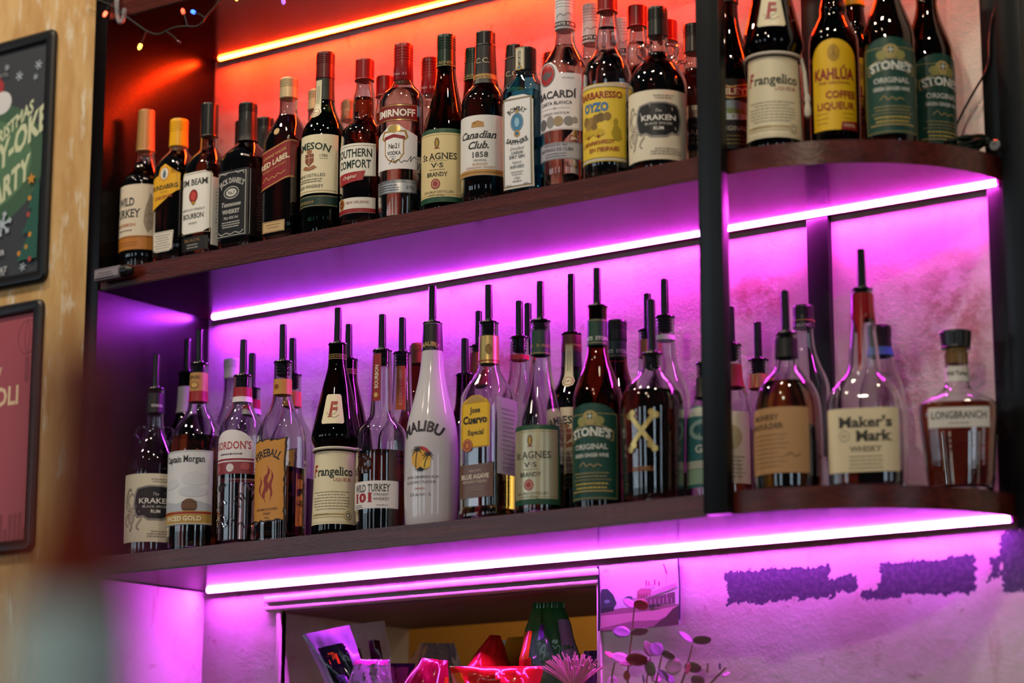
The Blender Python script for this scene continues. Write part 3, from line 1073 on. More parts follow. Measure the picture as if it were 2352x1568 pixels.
def irish(name, label, loc, rz, closure):
    b = Bottle(name, label, loc, P6, 'green', 'whiskey', 215, rz)
    A = [T('JAMESON', 0, 152, 12, '#173324', 78, 0.025, True, arc=110), PG([(-9, 138), (9, 138), (9, 124), (0, 116), (-9, 124)], '#8a4a36'), E(0, 142, 6, 3.5, '#a06a45'), R(0, 131, 18, 0.9, '#d8c39a'), R(0, 128, 0.9, 18, '#d8c39a'),
         PG([(-15, 114), (-9, 118), (0, 115), (9, 118), (15, 114), (9, 111), (0, 109), (-9, 111)], '#a36b4a'), T('1780', 26, 134, 5, '#6a5d40', 13), R(26, 129, 14, 0.6, '#8f8360'),
         T('TRIPLE DISTILLED', 0, 101, 5.2, '#3a3a2a', 58, 0.0, True), FINE(0, 94, 54, 2, 4, '#6a654c', 1.5, 4), T('IRISH WHISKEY', 0, 82, 5.6, '#3a3a2a', 52, 0.0, True), R(0, 74, 96, 0.8, '#b59b52')]
    b.label(70, 171, 104, CREAM, A)
    b.label(47, 66, 104, '#16332c', [R(0, 64.4, 104, 0.9, '#a8905a'), R(0, 48.6, 104, 0.9, '#a8905a'), T('Jameson', -8, 56, 6.5, '#b9924a', 36, 0.0, False, 0.35)])
    b.band(238, 284, '#10251d', 0.4)
    b.label(206, 270, 12.5, '#d9cfae', [RG(0, 214, 6, 7, 1.0, '#8a4a36'), ST([(-1.5, 230), (-1.5, 262)], 1.0, '#7d8a6a'), ST([(1.5, 230), (1.5, 262)], 0.8, '#7d8a6a'), T('JJ&S', 0, 214, 3.4, '#8a4a36', 8)],
            shape=[(-6, 222), (-7.5, 214), (-5, 207), (0, 204), (5, 207), (7.5, 214), (6, 222), (6, 272), (-6, 272)], eps=1.4, name='neck_label')
    return b


b = irish('whiskey_bottle', 'tall green whiskey bottle with cream label and dark red cap on the upper shelf', row_a(748, 122, 38), 0, 'cap')
cp = b.cap(276, 324, 15.6, DREDCAP)
# 7 amber liqueur, white label
b = Bottle('liqueur_bottle', 'round whiskey liqueur bottle with red cap, white label and amber neck', row_a(838, 138, 39),
           [(0, 35), (3, 38.5), (155, 38.5), (172, 35), (184, 24), (196, 19), (215, 19.5), (230, 18), (248, 14.5), (266, 14)], 'clear', 'whiskey', 228, rz=8)
b.cap(258, 295, 16, REDCAP, False)
b.label(78, 141, 84, '#e9e5da', [T('SOUTHERN', 0, 125, 14, '#16291f', 70, 0.02, sx=0.6), T('COMFORT', 2, 106, 14, '#16291f', 62, 0.02), R(0, 137, 84, 0.7, '#9a9484')], shape=[(-42, 78), (-14, 78), (-10, 84), (42, 86), (42, 141), (-42, 141)])
b.label(76, 94, 44, '#a3242a', [T('Original', -4, 84.5, 6, '#eadfce', 26, 0.01, False, 0.3, slope=0.1)], shape=[(-32, 70), (20, 78), (24, 94), (16, 93), (-32, 90)], eps=0.8, name='red_flash')
b.label(23, 49, 84, '#ded8d0', [R(0, 27, 84, 7, '#8f1f26'), E(-22, 40, 8.5, 10, '#b0813a'), E(-22, 40, 6.2, 7.6, '#7d3a1e'), T('NEW ORLEANS', 10, 41, 4.2, '#8f3a36', 40), T('~', -22, 39, 6, '#d9b566')])
BOT['south'] = b
# 8 vodka
b = Bottle('vodka_bottle', 'clear vodka bottle with red cap, red band and white crest label', row_a(927, 103, 39),
           [(0, 35), (3, 39.5), (200, 39.5), (216, 36.5), (228, 24), (234, 19), (240, 16), (290, 14.6)], 'clear', 'clear', 225, rz=17, it=1)
b.cap(241, 306, 15.8, REDCAP)
b.printed([T('No 21', 0, 252, 4.5, '#c9a9a4', 20)], 0, 2.0)
b.label(164, 193, 78, '#7d1219', [R(0, 191, 78, 1.6, 'gold'), R(0, 166, 78, 1.6, 'gold'), T('SMIRNOFF', 0, 178.5, 12, '#efe6dc', 70, 0.035)])
G = '#a77f3c'
b.label(83, 153, 80, '#e7e4e8', [PG([(-20, 148), (20, 148), (24, 136), (17, 130), (17, 108), (10, 98), (0, 93), (-10, 98), (-17, 108), (-17, 130), (-24, 136)], G), PG([(-17, 145), (17, 145), (20, 137), (15, 131), (15, 109), (9, 100), (0, 96), (-9, 100), (-15, 109), (-15, 131), (-20, 137)], '#efedf0'),
                                 E(0, 151, 11, 7, 'gold'), PG([(-18, 138), (0, 142), (18, 138), (18, 132), (0, 136), (-18, 132)], '#8d1a20'), T('No21', 0, 122, 8.5, '#1c1a1e', 18, 0.015), T('VODKA', 0, 110, 6.5, '#1c1a1e', 24, 0.02),
                                 ST(curve_pts([(-8, 92), (0, 102), (2, 90), (8, 100), (12, 92), (18, 98), (22, 94), (30, 108), (26, 92), (34, 106), (38, 100)]), 0.9, '#2a282c'), FINE(0, 104, 10, 2, 3, '#555555', 0.8)],
        shape=[(-40, 83), (40, 83), (40, 140), (18, 150), (8, 158), (-8, 158), (-18, 150), (-40, 140)])
b.label(43, 65, 80, 'silver', [FR(0, 54, 79, 21, 0.7, '#4a4a50'), R(0, 60.5, 78, 0.6, '#4a4a50'), T('TEN TIMES FILTERED', -6, 62.6, 2.6, '#333338', 52), FINE(-12, 56, 44, 3, 4, '#4a4a50', 1.4, 8), T('37%', 27, 52, 6, '#33333a', 12)])
BOT['smir'] = b
# 9 brandy


def brandy(name, label, loc, rz, glass, liquid, level, foil=False):
    H = 300
    b = Bottle(name, label, loc, [(0, 36), (3, 39), (120, 39), (140, 38), (175, 28), (215, 18.5), (245, 15), (H, 14.3)], glass, liquid, level, rz)
    A = [R(0, 75.5, 86, 106, 'foil' if foil else '#dcc894'), FR(0, 75.5, 82, 101, 0.9, '#96803e'), E(-2, 112, 4.2, 8.5, '#4a3418'), E(-2, 112, 2.4, 6.6, '#b8923f'), R(-2, 103, 9, 1.6, '#8d2a22'),
         T('St AGNES', 0, 90, 11, '#2a2418', 62, 0.015, True), R(0, 82, 30, 0.5, '#7d7050'), T('V·S', -2, 75, 8, '#2a2418', 22, 0.02, True), FINE(-2, 67.5, 34, 1, 3, '#6a5f42', 1.0), T('BRANDY', -2, 60, 7, '#2a2418', 36, 0.015, True),
         E(-4, 44, 8, 8.5, '#9a3a3c'), RG(-4, 44, 5.5, 6, 0.9, '#d9c69c'), T('DOUBLE DISTILLED', 0, 31, 3.8, '#4a4230', 52), T('POT STILL', -2, 25.5, 3.2, '#4a4230', 26)]
    b.label(14, 136, 96, '#1d4a33', A)
    return b


b = brandy('brandy_bottle', 'amber brandy bottle with green-edged cream label and green cap on the upper shelf', row_a(1025, 82, 39), 19, 'amber', 'amber', 240)
b.cap(247, 304, 15.2, GREENCAP)
b.printed([T('St AGNES', 0, 254, 5, '#b9a35c', 28, 0.0, True), R(0, 249, 46, 0.8, '#b9a35c')], 0, 2.2)
BOT['agnes'] = b
# 10 canadian whisky
b = Bottle('whisky_bottle', 'dark whisky bottle with black neck wrap and white label with script name', row_a(1115, 75, 39),
           [(0, 35), (3, 39), (165, 39), (182, 36), (196, 26), (204, 19.5), (215, 17.5), (284, 14.8)], 'clear', 'dark', 205, rz=18)
b.band(203, 270, '#0f0e0f', 0.8, 'neck_wrap')
b.printed([T('C.C.', 0, 242, 9, '#b9ae92', 24, 0.01, True), R(0, 214, 100, 10, '#b08a4a'), T('IMPORTED', 0, 214, 4, '#3a2a14', 26, 0.01)], 0, 1.3)
b.cap(268, 293, 16, BLACKCAP, False)
b.label(45, 144, 104, '#e3e1e0', [R(0, 50, 104, 9, '#b98a4c'), PG([(-10, 132), (-11, 124), (11, 124), (10, 132), (5, 129), (0, 135), (-5, 129)], '#b98a4c'), T('Canadian', 0, 112, 12, '#1c1a1a', 64, 0.02, True, 0.35), T('Club.', 2, 95, 12, '#1c1a1a', 36, 0.02, True, 0.35),
                                  T('1858', 4, 79, 9, '#1c1a1a', 26, 0.01, True), T('ORIGINAL', 4, 69.5, 3.6, '#4a4a4a', 22), T('BLENDED', 4, 63.5, 4, '#b57f44', 24), T('CANADIAN WHISKY', 4, 58, 4, '#b57f44', 50), R(0, 50, 78, 0.9, '#7d5a28')])
BOT['cc'] = b
# 11 blue gin
b = Bottle('gin_bottle', 'blue square-shouldered gin bottle with framed white label', row_a(1207, 117, 26, 0.010),
           [(0, 27, 21, 6), (3, 30, 24, 6), (165, 31.5, 25.5, 6), (176, 31, 24, 5), (190, 21, 20, 3), (200, 16.5, 16.5, 2), (236, 16.5, 16.5, 2)], 'blue', 'blue', 168, rz=3)
b.cap(200, 243, 17, BLACKCAP, False)
b.label(10, 160, 56, '#e8e8ea', [FR(0, 84, 53, 144, 1.6, '#a98c4a'), FR(0, 84, 49.5, 140.5, 0.8, '#3f5f86'), T('BOMBAY', 0, 138, 8, '#2a2420', 36, 0.02, True, arc=24), E(0, 116, 9.5, 13, '#3f7fa8'), RG(0, 116, 12, 15.5, 2.2, '#6f8fa8'), E(0, 116, 4.5, 7.5, '#8fc0d8'), PG([(-4, 131), (0, 137), (4, 131)], '#b8923f'), E(0, 97.5, 5.5, 5.5, '#b8923f'), E(0, 97.5, 3, 3, '#2f6f9f'),
                                 T('SAPPHIRE', 0, 84, 7.5, '#2a2420', 40, 0.02, True, arc=-40), T('Distilled', 0, 74, 5, '#7a7a7e', 24, 0, False, 0.35), T('LONDON', 0, 67, 4.6, '#2f3f52', 22, 0.015, True), T('DRY GIN', 0, 60.5, 5, '#2f3f52', 28, 0.015, True), T('Vapour', 0, 52, 5, '#7a7a7e', 18, 0, False, 0.35),
                                 T('INFUSED', 0, 44.5, 4.6, '#2f3f52', 26, 0.01, True), FINE(0, 36, 26, 2, 4, '#7a7a7e', 1.2, 4), T('1761', 0, 26, 4.4, '#3a3a3e', 10), FINE(0, 21, 22, 1, 3, '#5a5a5e', 1.2), T('70cl', -16, 15.5, 3.2, '#3a3a3e', 10), T('40%', 16, 15.5, 3.2, '#3a3a3e', 9)],
        shape=[(-28, 10), (28, 10), (28, 150), (22, 156), (12, 160), (-12, 160), (-22, 156), (-28, 150)])
b.label(204, 240, 15, '#d9d2bc', [FR(0, 222, 13.5, 35, 0.7, '#a98c4a'), T('IMPORTED', 0, 223, 4.6, '#4a4438', 26, 0.01, False, rot=90), E(0, 207, 4.2, 4.2, '#b8923f'), E(0, 207, 2.2, 2.2, '#3f7f9f')], name='neck_label', eps=2.2)
# 12 white rum
b = Bottle('rum_bottle', 'tall clear white rum bottle with white cap and bat emblem, nearest of its column', row_a(1297, -20, 38),
           [(0, 35), (3, 38.5), (188, 38.5), (204, 36.5), (222, 26), (236, 18), (246, 15.5), (318, 14.6)], 'clear', 'clear', 238, rz=9)
b.cap(264, 330, 15.9, WHITECAP)
b.printed([R(0, 272, 60, 8, '#1c1a1e'), T('· WHITE RUM ·', 0, 272, 4.6, '#e8e4ea', 40, 0.01), ST(curve_pts([(-12, 284), (-6, 290), (0, 284), (6, 291), (14, 286)]), 0.7, '#4a4650')], 20, 1.7)
b.label(90, 203, 90, '#e9e3e8', [RG(-16, 184, 17, 19, 1.4, '#2a2226'), E(-16, 184, 15, 17, '#b01c24'), PG([(-28, 188), (-22, 185), (-19, 191), (-16, 186), (-13, 191), (-10, 185), (-4, 190), (-6, 180), (-12, 178), (-16, 172), (-20, 178), (-26, 178)], '#5d5a60'),
                                 T('BACARDÍ', 0, 150, 12, '#2a1e26', 70, 0.03), T('CARTA BLANCA', 0, 136, 5.6, '#2a1e26', 56, 0.012), R(0, 127, 50, 0.5, '#8a8088'), RG(0, 127, 2, 2, 0.6, '#8a8088'), T('SUPERIOR WHITE RUM', 0, 119, 4, '#3a2e36', 46), E(-24, 104, 9, 9, '#6a666a'), E(-8, 106, 7, 10, '#8f8a88'), E(6, 106, 8, 8, '#a08a6a'), E(22, 106, 7.5, 7.5, '#8a8688'), E(32, 108, 5, 5, '#9a9698'), R(0, 94, 80, 0.7, '#b8b0b6'), FINE(22, 176, 26, 1, 3, '#7a727a', 0.9)],
        shape=[(-45, 92), (45, 92), (45, 184), (8, 184), (2, 196), (-8, 204), (-24, 204), (-34, 196), (-38, 184), (-45, 182)])
b.label(45, 72, 90, '#a9a8b2', [FR(0, 58.5, 88, 25, 0.6, '#5a5a66'), T('FUNDADA EN 1862', 0, 68, 3.4, '#3f3f4a', 40), T('SANTIAGO DE CUBA', 0, 61, 5, '#3f3f4a', 60, 0.01, True), FINE(0, 54, 40, 2, 4, '#5a5a66', 1.4, 5)])
BOT['bac'] = b
# 13 ouzo
b = Bottle('ouzo_bottle', 'clear ouzo bottle with red cap and bright yellow label, front of its pair', row_a(1394, -25, 38),
           [(0, 35), (3, 38.5), (165, 38.5), (182, 37), (198, 30), (208, 22), (216, 18.5), (224, 19.5), (240, 18.5), (268, 14.5), (284, 14)], 'clear', 'clear', 252, rz=11)
b.cap(277, 313, 16.2, REDCAP, False)
b.label(28, 152, 92, '#e6c43c', [R(0, 149, 92, 3.2, '#c9c2b8'), R(0, 146, 92, 0.7, '#4a4a58'), R(0, 31, 92, 3.2, '#c9c2b8'), R(0, 34, 92, 0.7, '#4a4a58'), T('BARBARESSO', 0, 134, 10.5, '#8e1d1c', 76, 0.03, True), T('OYZO', -6, 115, 13.5, '#2f6fa8', 44, 0.05, True),
                                 E(-24, 94, 7, 8, '#8a6a34'), E(-14, 92, 6, 8, '#9a7a3c'), E(-4, 96, 6.5, 7, '#7d602c'), E(4, 98, 7, 7, '#6d5628'), E(14, 99, 6, 6.5, '#8a6a34'), E(-19, 84, 6, 7, '#9f8040'), E(-7, 84, 5, 6, '#7d602c'), PG([(24, 62), (20, 72), (24, 84), (23, 92), (27, 97), (31, 92), (30, 84), (35, 78), (36, 64), (30, 60)], '#a89018'), E(-20, 74, 12, 6, '#c9a822'), E(0, 74, 10, 6, '#c9a822'), E(-18, 68, 1.6, 3, '#8e1d1c'), E(0, 68, 2, 2.6, '#8e1d1c'),
                                 T('Σ. ΜΠΑΡΜΠΑΡΕΣΟΥ', -4, 58, 5.4, '#8e1d1c', 58, 0.03, slope=0.06), T('ΕΝ ΠΕΙΡΑΙΕΙ', 8, 47, 6, '#8e1d1c', 48, 0.03, slope=0.03)])
BOT['ouzo'] = b
# 14 spiced rum with ring handles
b = make_kraken('rum_bottle', 'full black spiced rum bottle with two glass ring handles on the upper shelf', row_a(1509, 17, 46), 25, 196, 'dark')
BOT['kraken'] = b


# ================================================================== upper shelf, second and third rows: copies of the same kinds
def again(key, label, x, y, z=SA, rz=None, dz=1.0):
    c = copy_tree(BOT[key].root)
    c.location = (x, y, z)
    c['label'] = label
    c.scale.z = dz
    if rz is not None:
        c.rotation_euler.z = math.radians(rz)
    return c


again('beam', 'bourbon bottle with black cap hidden behind the white-labelled square bourbon bottle', 0.180, -0.120)
again('jack', 'black-capped whiskey bottle standing behind the square filigree-labelled one', 0.256, -0.150)
again('walker', 'pale gold-capped whisky bottle directly behind the slanted red-label bottle', 0.379, -0.155)
again('walker', 'rearmost pale gold-capped whisky bottle, glimpsed left of the amber neck', 0.386, -0.075)
again('south', 'dark red-capped liqueur bottle behind the white-labelled amber liqueur', 0.517, -0.140)
again('smir', 'second clear vodka bottle behind the red-banded one, by the green-capped brandy', 0.619, -0.146)
again('south', 'red-capped liqueur bottle in the back row, between the green and black caps', 0.640, -0.055)
again('agnes', 'second green-capped brandy bottle standing behind the first on the upper shelf', 0.711, -0.149)
again('cc', 'second black-capped whisky bottle, behind the script-labelled one and beside the blue gin', 0.794, -0.148)
again('smir', 'clear vodka bottle in the back row behind the blue gin bottle', 0.800, -0.050)
again('bac', 'white-capped clear rum bottle, middle of its column behind the bat emblem', 0.948, -0.152)
again('bac', 'white-capped clear rum bottle at the back of its column near the wall', 0.953, -0.066)
again('ouzo', 'second red-capped ouzo bottle standing behind the yellow-labelled one', 1.030, -0.144)
again('ouzo', 'rearmost red-capped ouzo bottle, seen beside the ring handle of the black rum', 1.032, -0.058)
again('kraken', 'second black spiced rum bottle, half hidden by the front steel post', 1.121, -0.124)

# ================================================================== upper shelf, rounded end
b = Bottle('cream_liqueur_bottle', 'dark cream liqueur bottle with red banner label, behind the front steel post', (1.212, -0.172, SA),
           [(0, 37), (3, 40), (150, 40), (176, 37), (205, 25), (240, 16), (290, 14.5)], 'dark', 'dark', 240, rz=35)
b.cap(270, 300, 16, BLACKCAP)
b.label(30, 140, 94, '#15130f', [PG([(-44, 118), (0, 108), (44, 118), (46, 138), (0, 128), (-46, 138)], '#c9a25a'), PG([(-42, 120), (0, 110.5), (42, 120), (43, 135.5), (0, 125.5), (-43, 135.5)], '#7d1a18'),
                                 T('BAILEYS', 0, 120, 10, '#e3cfa4', 62, 0.03, True, arc=-150), E(0, 92, 36, 14, '#8fa0a8'), E(0, 84, 34, 9, '#7d8a4a'), E(0, 80, 30, 5, '#c2ccd0'), T('ORIGINAL', 0, 62, 7, '#b9b2a4', 48, 0.01, True), FINE(0, 50, 44, 3, 6, '#8a7a3a', 1.5, 4)])


def friar(name, label, loc, rz, level, spout=None, glass='dark'):
    """bottle shaped like a robed figure: label-wrapped lower half, waist cord, conical upper half"""
    H = spout[0] if spout else 318
    P = [(0, 34), (3, 38), (20, 38), (136, 34.5), (142, 33.5), (148, 35), (156, 40), (166, 41), (200, 34), (240, 25.5), (272, 17.5), (284, 15), (H, 14.5)]
    b = Bottle(name, label, loc, P, glass, 'dark', level, rz, it=1)
    G = '#b39a58'
    A = [FR(0, 78, 84, 114, 0.8, '#d9c9a2'), T('F', -33, 106, 19, '#a3282a', 8, 0.03, True, 0.15), T('rangelico', 5, 104, 14, '#2c3328', 64, 0.02, True), T('LIQUEUR', 18, 90, 5.4, '#a3282a', 30), FINE(-2, 70, 66, 7, 4.6, '#857a64', 1.1, 11), R(-4, 34, 66, 2.0, G), R(-4, 29.5, 66, 0.8, G), T('DISTILLATO', -16, 34, 3, '#7d6a34', 26), E(27, 32, 7, 7, '#e6dcc0'), RG(27, 32, 7, 7, 1.2, '#b39a58'), RG(27, 32, 4, 4, 1.2, '#2a261c')]
    b.label(18, 137, 90, '#e6dbbb', A)
    b.label(181, 231, 32, '#e6dbbb', [T('F', 0, 206, 26, '#a3282a', 13, 0.03, True, 0.1), ST(curve_pts([(-10, 200), (-4, 194), (6, 200), (8, 210), (0, 214)]), 0.7, '#7d6d5a'), ST(curve_pts([(10, 196), (2, 190), (-6, 196)]), 0.7, '#7d6d5a')],
            shape=[(-15, 181), (15, 181), (17, 184), (14.5, 228), (12, 231), (-12, 231), (-14.5, 228), (-17, 184)], name='crest_label')
    cord = [(36.5 * math.sin(2 * math.pi * i / 36), -36.5 * math.cos(2 * math.pi * i / 36), 141.5) for i in range(37)]
    rp = pmat('white_cord', '#cfc6ba', 0.8)
    cd = obj('cord', tube([Vector(p) * 0.001 for p in cord], 0.0026, 8), rp, b.root)
    dn = [(37, -8, 141), (41, -10, 120), (42.5, -11, 95), (44, -10, 70)]
    obj('cord_tail', tube([Vector(p) * 0.001 for p in dn], [0.0024, 0.0026, 0.003, 0.0026], 8), rp, cd)
    obj('cord_knot', lathe([(52, 1), (55, 4), (62, 5), (70, 4), (74, 3), (80, 4.6), (86, 3.4), (88, 1)], seg=12, off=(44, -10)), rp, cd)
    if spout:
        b.printed([R(0, 300, 60, 0.8, G), R(0, 293, 60, 0.8, G), T('LIQUORE DI NOCCIOLE', 0, 296.5, 3, G, 36)], 10, 0.6)
        b.spout(*spout)
    else:
        b.cap(300, 332, 16, BLACKCAP)
    return b


p = at_y(1772, 200, -0.215)
b = friar('liqueur_bottle', 'robe-shaped brown liqueur bottle with cream label and white cord on the upper shelf', (p.x + 0.004, p.y, SA), 27, 270)
b.root.scale = (1.12, 1.12, 1.05)
p = at_y(1917, 190, -0.168)
b = Bottle('coffee_liqueur_bottle', 'dark coffee liqueur bottle with tall yellow arched label', (p.x, p.y, SA),
           [(0, 34), (3, 37.5), (168, 37.5), (186, 35), (205, 25), (218, 19.5), (226, 21), (234, 18), (262, 14.6), (290, 14.5)], 'dark', 'dark', 225, rz=27)
b.cap(262, 296, 16, YELLOWCAP)
RD = '#8e1f1c'
ax = [(-36, 30), (36, 30), (36, 138)] + [(36 * math.cos(t), 138 + 32 * math.sin(t)) for t in [math.pi * k / 14 for k in range(1, 14)]] + [(-36, 138)]
b.label(30, 170, 72, '#e3b50f', [E(0, 148, 9, 13, '#b58a16'), RG(0, 148, 9, 13, 0.8, '#8a6a14'), ST([(0, 138), (0, 157)], 1, '#6d5414'), ST(curve_pts([(-5, 141), (0, 150), (5, 141)]), 1, '#6d5414'), T('KAHLÚA', 0, 116, 17, RD, 62, 0.035), T('THE ORIGINAL', 0, 102, 4, '#8a3a1c', 50, 0.01, True), T('COFFEE', 10, 84, 11, RD, 46, 0.03), T('LIQUEUR', 2, 67, 11, RD, 58, 0.02),
                                 FINE(-20, 55, 22, 3, 7, '#8f7620', 1.0, 3), FINE(22, 55, 22, 2, 7, '#8f7620', 1.0, 4), PG([(8, 30), (36, 30), (36, 44), (10, 42)], '#8e1f1c'), T('700ML', 22, 37, 5, '#e9d9b4', 20)], shape=ax)
BOT['kahl'] = b
again('kahl', 'coffee liqueur bottle with yellow neck band, behind the yellow-labelled one', at_y(1962, 40, -0.070).x, -0.070, rz=35)


def ginger(name, label, loc, rz, glass, liquid, level, spout=None, cap=None):
    H = spout[0] if spout else cap - 4
    b = Bottle(name, label, loc, [(0, 35), (3, 38.5), (158, 38.5), (178, 37), (205, 27), (228, 18.5), (250, 15), (H, 14.4)], glass, liquid, level, rz)
    Gd, Wt = '#a5925a', '#d3d6cf'
    top = [(46 * math.cos(t), 132 + 26 * math.sin(t)) for t in [math.pi * k / 12 for k in range(1, 12)]]
    A = [FR(0, 78, 88, 128, 0.9, Gd), E(0, 136, 12, 11, Gd), E(-14, 131, 8, 7, '#8f8a4c'), E(14, 131, 8, 7, '#8f8a4c'), R(0, 138, 8, 9, '#2a4a3a'), R(0, 138, 1.6, 9, Wt), R(0, 138, 8, 1.6, Wt),
         PG([(-36, 100), (-18, 107), (0, 109), (18, 107), (36, 100), (38, 116), (18, 124), (0, 126), (-18, 124), (-38, 116)], Gd), PG([(-34.5, 101.5), (-18, 108), (0, 110), (18, 108), (34.5, 101.5), (36.5, 115), (18, 122.5), (0, 124.5), (-18, 122.5), (-36.5, 115)], '#0f3a30'),
         T("STONE'S", 0, 115, 13, Wt, 66, 0.04, arc=130), T('ORIGINAL', 0, 92, 8, Wt, 54, 0.012, True), T('GREEN GINGER WINE', 0, 79, 5.6, Wt, 56, 0.02), ST(curve_pts([(-18, 62), (-10, 70), (-6, 60), (0, 67), (6, 60), (10, 66), (18, 62)]), 1.3, Gd), FINE(0, 52, 60, 2, 5, Gd, 1.4, 3), R(0, 42, 66, 0.8, Gd), FINE(0, 36, 60, 2, 6, '#c0a848', 2.4, 5), R(0, 25, 70, 2, Gd)]
    b.label(12, 158, 92, '#0b3f33', A, shape=[(-46, 12), (46, 12), (46, 132)] + top + [(-46, 132)])
    b.band(252, 292 if spout else 296, '#123a2c', 0.5)
    b.printed([T("STONE'S  STONE'S", 0, 262, 5.6, '#c9cbc2', 62, 0.03), R(0, 255, 90, 0.9, '#a5925a'), R(0, 290, 90, 0.9, '#a5925a')], 0, 0.9)
    if spout:
        b.spout(*spout)
    else:
        b.cap(cap - 34, cap, 15.4, BLACKCAP)
    return b


p = at_y(2044, 180, -0.158)
b = ginger('ginger_wine_bottle', 'amber ginger wine bottle with green label, nearest the curved upper shelf edge', (p.x, p.y, SA), 30, 'amber', 'dark', 245, cap=313)
BOT['ginger'] = b
p = at_y(2134, 180, -0.056)
again('ginger', 'amber ginger wine bottle with green label, beside the tangle of green wire', p.x, p.y, rz=58)

# ================================================================== lower shelf, front row, from the left
b = make_kraken('rum_bottle', 'half-empty black spiced rum bottle with pourer, leftmost on the lower shelf', row_b(360, 812, 50), 43, 146, 'dark', spout=(292, 354, 2.0), r=49)
# captain's spiced rum: figure on the label left out, pale sky and ground kept
b = Bottle('rum_bottle', 'amber spiced rum bottle with pale picture label and red and tan neck label', row_b(459, 800, 49),
           [(0, 44), (3, 48.5), (178, 48.5), (200, 46), (222, 33), (240, 20), (256, 16), (324, 14.6)], 'clear', 'amber', 196, rz=13)
b.band(258, 276, '#8e1a1e', 0.5)
b.band(276, 308, '#b08448', 0.5)
b.printed([T('SPICED', 0, 300, 5, '#5a3a1a', 20, 0.02), E(0, 286, 8, 6, '#8a5f2c'), E(0, 286, 5.5, 4, '#c9a05a')], 0, 1.0)
b.label(42, 168, 108, '#d9dbe2', [E(24, 120, 24, 12, '#d0d3dc'), E(-26, 112, 20, 9, '#d0d3dc'), E(20, 98, 26, 9, '#c9cdd8'), PG([(-54, 62), (54, 62), (54, 76), (20, 84), (-10, 78), (-54, 86)], '#b4bac6'), E(14, 74, 14, 12, '#6d4a32'), R(14, 80, 26, 1.6, '#3a2a22'), R(14, 68, 26, 1.6, '#3a2a22'),
                                  R(0, 54, 108, 22, '#b39048'), R(0, 62, 108, 3.2, '#9a1f22'), T('SPICED GOLD', 0, 53, 8, '#efe6d0', 70, 0.02), R(0, 44, 108, 1, '#efe6d0'), T('Captain Morgan', 0, 154, 11, '#24201e', 78, 0.015, True), FR(0, 105, 106, 124, 0.8, '#a9a9b2')])
b.spout(324, 385, 2.5)
# pink gin, embossed lower half
b = Bottle('gin_bottle', 'pink gin bottle with white oval label, red band and embossed glass', row_b(559, 830, 37),
           [(0, 34), (3, 37.5), (20, 37.5), (185, 38.5), (204, 36), (222, 25), (238, 16), (288, 14.6)], 'clear', 'pink', 118, rz=13)
b.band(252, 268, '#9a1c2a', 0.5)
b.band(243, 252, '#dcd6da', 0.5)
ov = [(42 * math.cos(t), 160 + 32 * math.sin(t)) for t in [math.pi * k / 14 for k in range(15)]]
b.label(136, 192, 84, '#e6e0e6', [T("GORDON'S", 0, 166, 13, '#b02a3a', 72, 0.012, True), FINE(0, 151, 50, 1, 4, '#6a5f6a', 2.4, 2), R(0, 142, 84, 3, '#8e1f30')], shape=[(-42, 138), (42, 138)] + ov)
b.label(118, 138, 84, '#8e3a44', [E(-28, 128, 7, 6, '#b0525a'), E(0, 128, 7, 7, '#d9cfd4'), E(26, 130, 8, 6, '#b0525a')], name='fruit_label')
bm = bmesh.new()
rnd = random.Random(5)
for k in range(26):
    a0, z0 = rnd.uniform(-1.6, 1.6), rnd.uniform(22, 100)
    pts = []
    for q in range(6):
        a, z = a0 + 0.09 * q, z0 + 5 * math.sin(q * 1.1 + k)
        pts.append(Vector((37.6 * math.sin(a), -37.6 * math.cos(a), z)) * 0.001)
    bm_tube(bm, pts, 0.0013, 6)
o = obj('embossed_pattern', bm, GL['clear'], b.glass)
o['kind'] = 'stuff'
b.spout(288, 351, 3, 0.5)
BOT['gordon'] = b
# cinnamon whisky
b = Bottle('whisky_liqueur_bottle', 'square-shouldered cinnamon whisky bottle with orange burnt-edged label', row_b(652, 747, 36),
           [(0, 34, 30, 4.5), (3, 37, 33, 4.5), (165, 37, 33, 4.5), (188, 35, 31, 4), (212, 26, 23, 3), (232, 17, 17, 2), (250, 15, 15, 2), (301, 14.6, 14.6, 2)], 'clear', 'whiskey', 122, rz=0)
b.band(246, 272, '#c08a3a', 0.5)
b.printed([RG(0, 259, 4, 4, 1.2, '#8e2a1a'), E(0, 259, 2, 2, '#8e2a1a')], 0, 1.0)
rnd = random.Random(3)
edge = []
for (x0, y0), (x1, y1) in (((-33, 32), (33, 32)), ((33, 32), (33, 168)), ((33, 168), (-33, 168)), ((-33, 168), (-33, 32))):
    n = 10 if y0 == y1 else 18
    for k in range(n):
        t = k / n
        edge.append((x0 + (x1 - x0) * t + rnd.uniform(-1.4, 1.4), y0 + (y1 - y0) * t + rnd.uniform(-2, 2)))
inn = [(x * 0.93, 100 + (y - 100) * 0.965) for x, y in edge]
FRD = '#8e2a1c'
A = [PG(inn, '#c98a38'), T('FIREBALL', 0, 146, 13, '#2a1a10', 58, 0.03, arc=44)]
for ln, wd in (([(-4, 64), (-10, 78), (0, 88), (-6, 102), (4, 112), (0, 124)], [1, 6, 9, 8, 5, 1]), ([(6, 66), (10, 80), (4, 92), (12, 104), (8, 116)], [1, 4, 6, 4, 1]), ([(-12, 74), (-18, 86), (-12, 96), (-16, 106)], [1, 3, 3, 1])):
    P = curve_pts(ln, 2)
    n = len(P)
    A.append(ST(P, [wd[min(int(i / n * len(wd)), len(wd) - 1)] + 0.4 for i in range(n)], FRD))
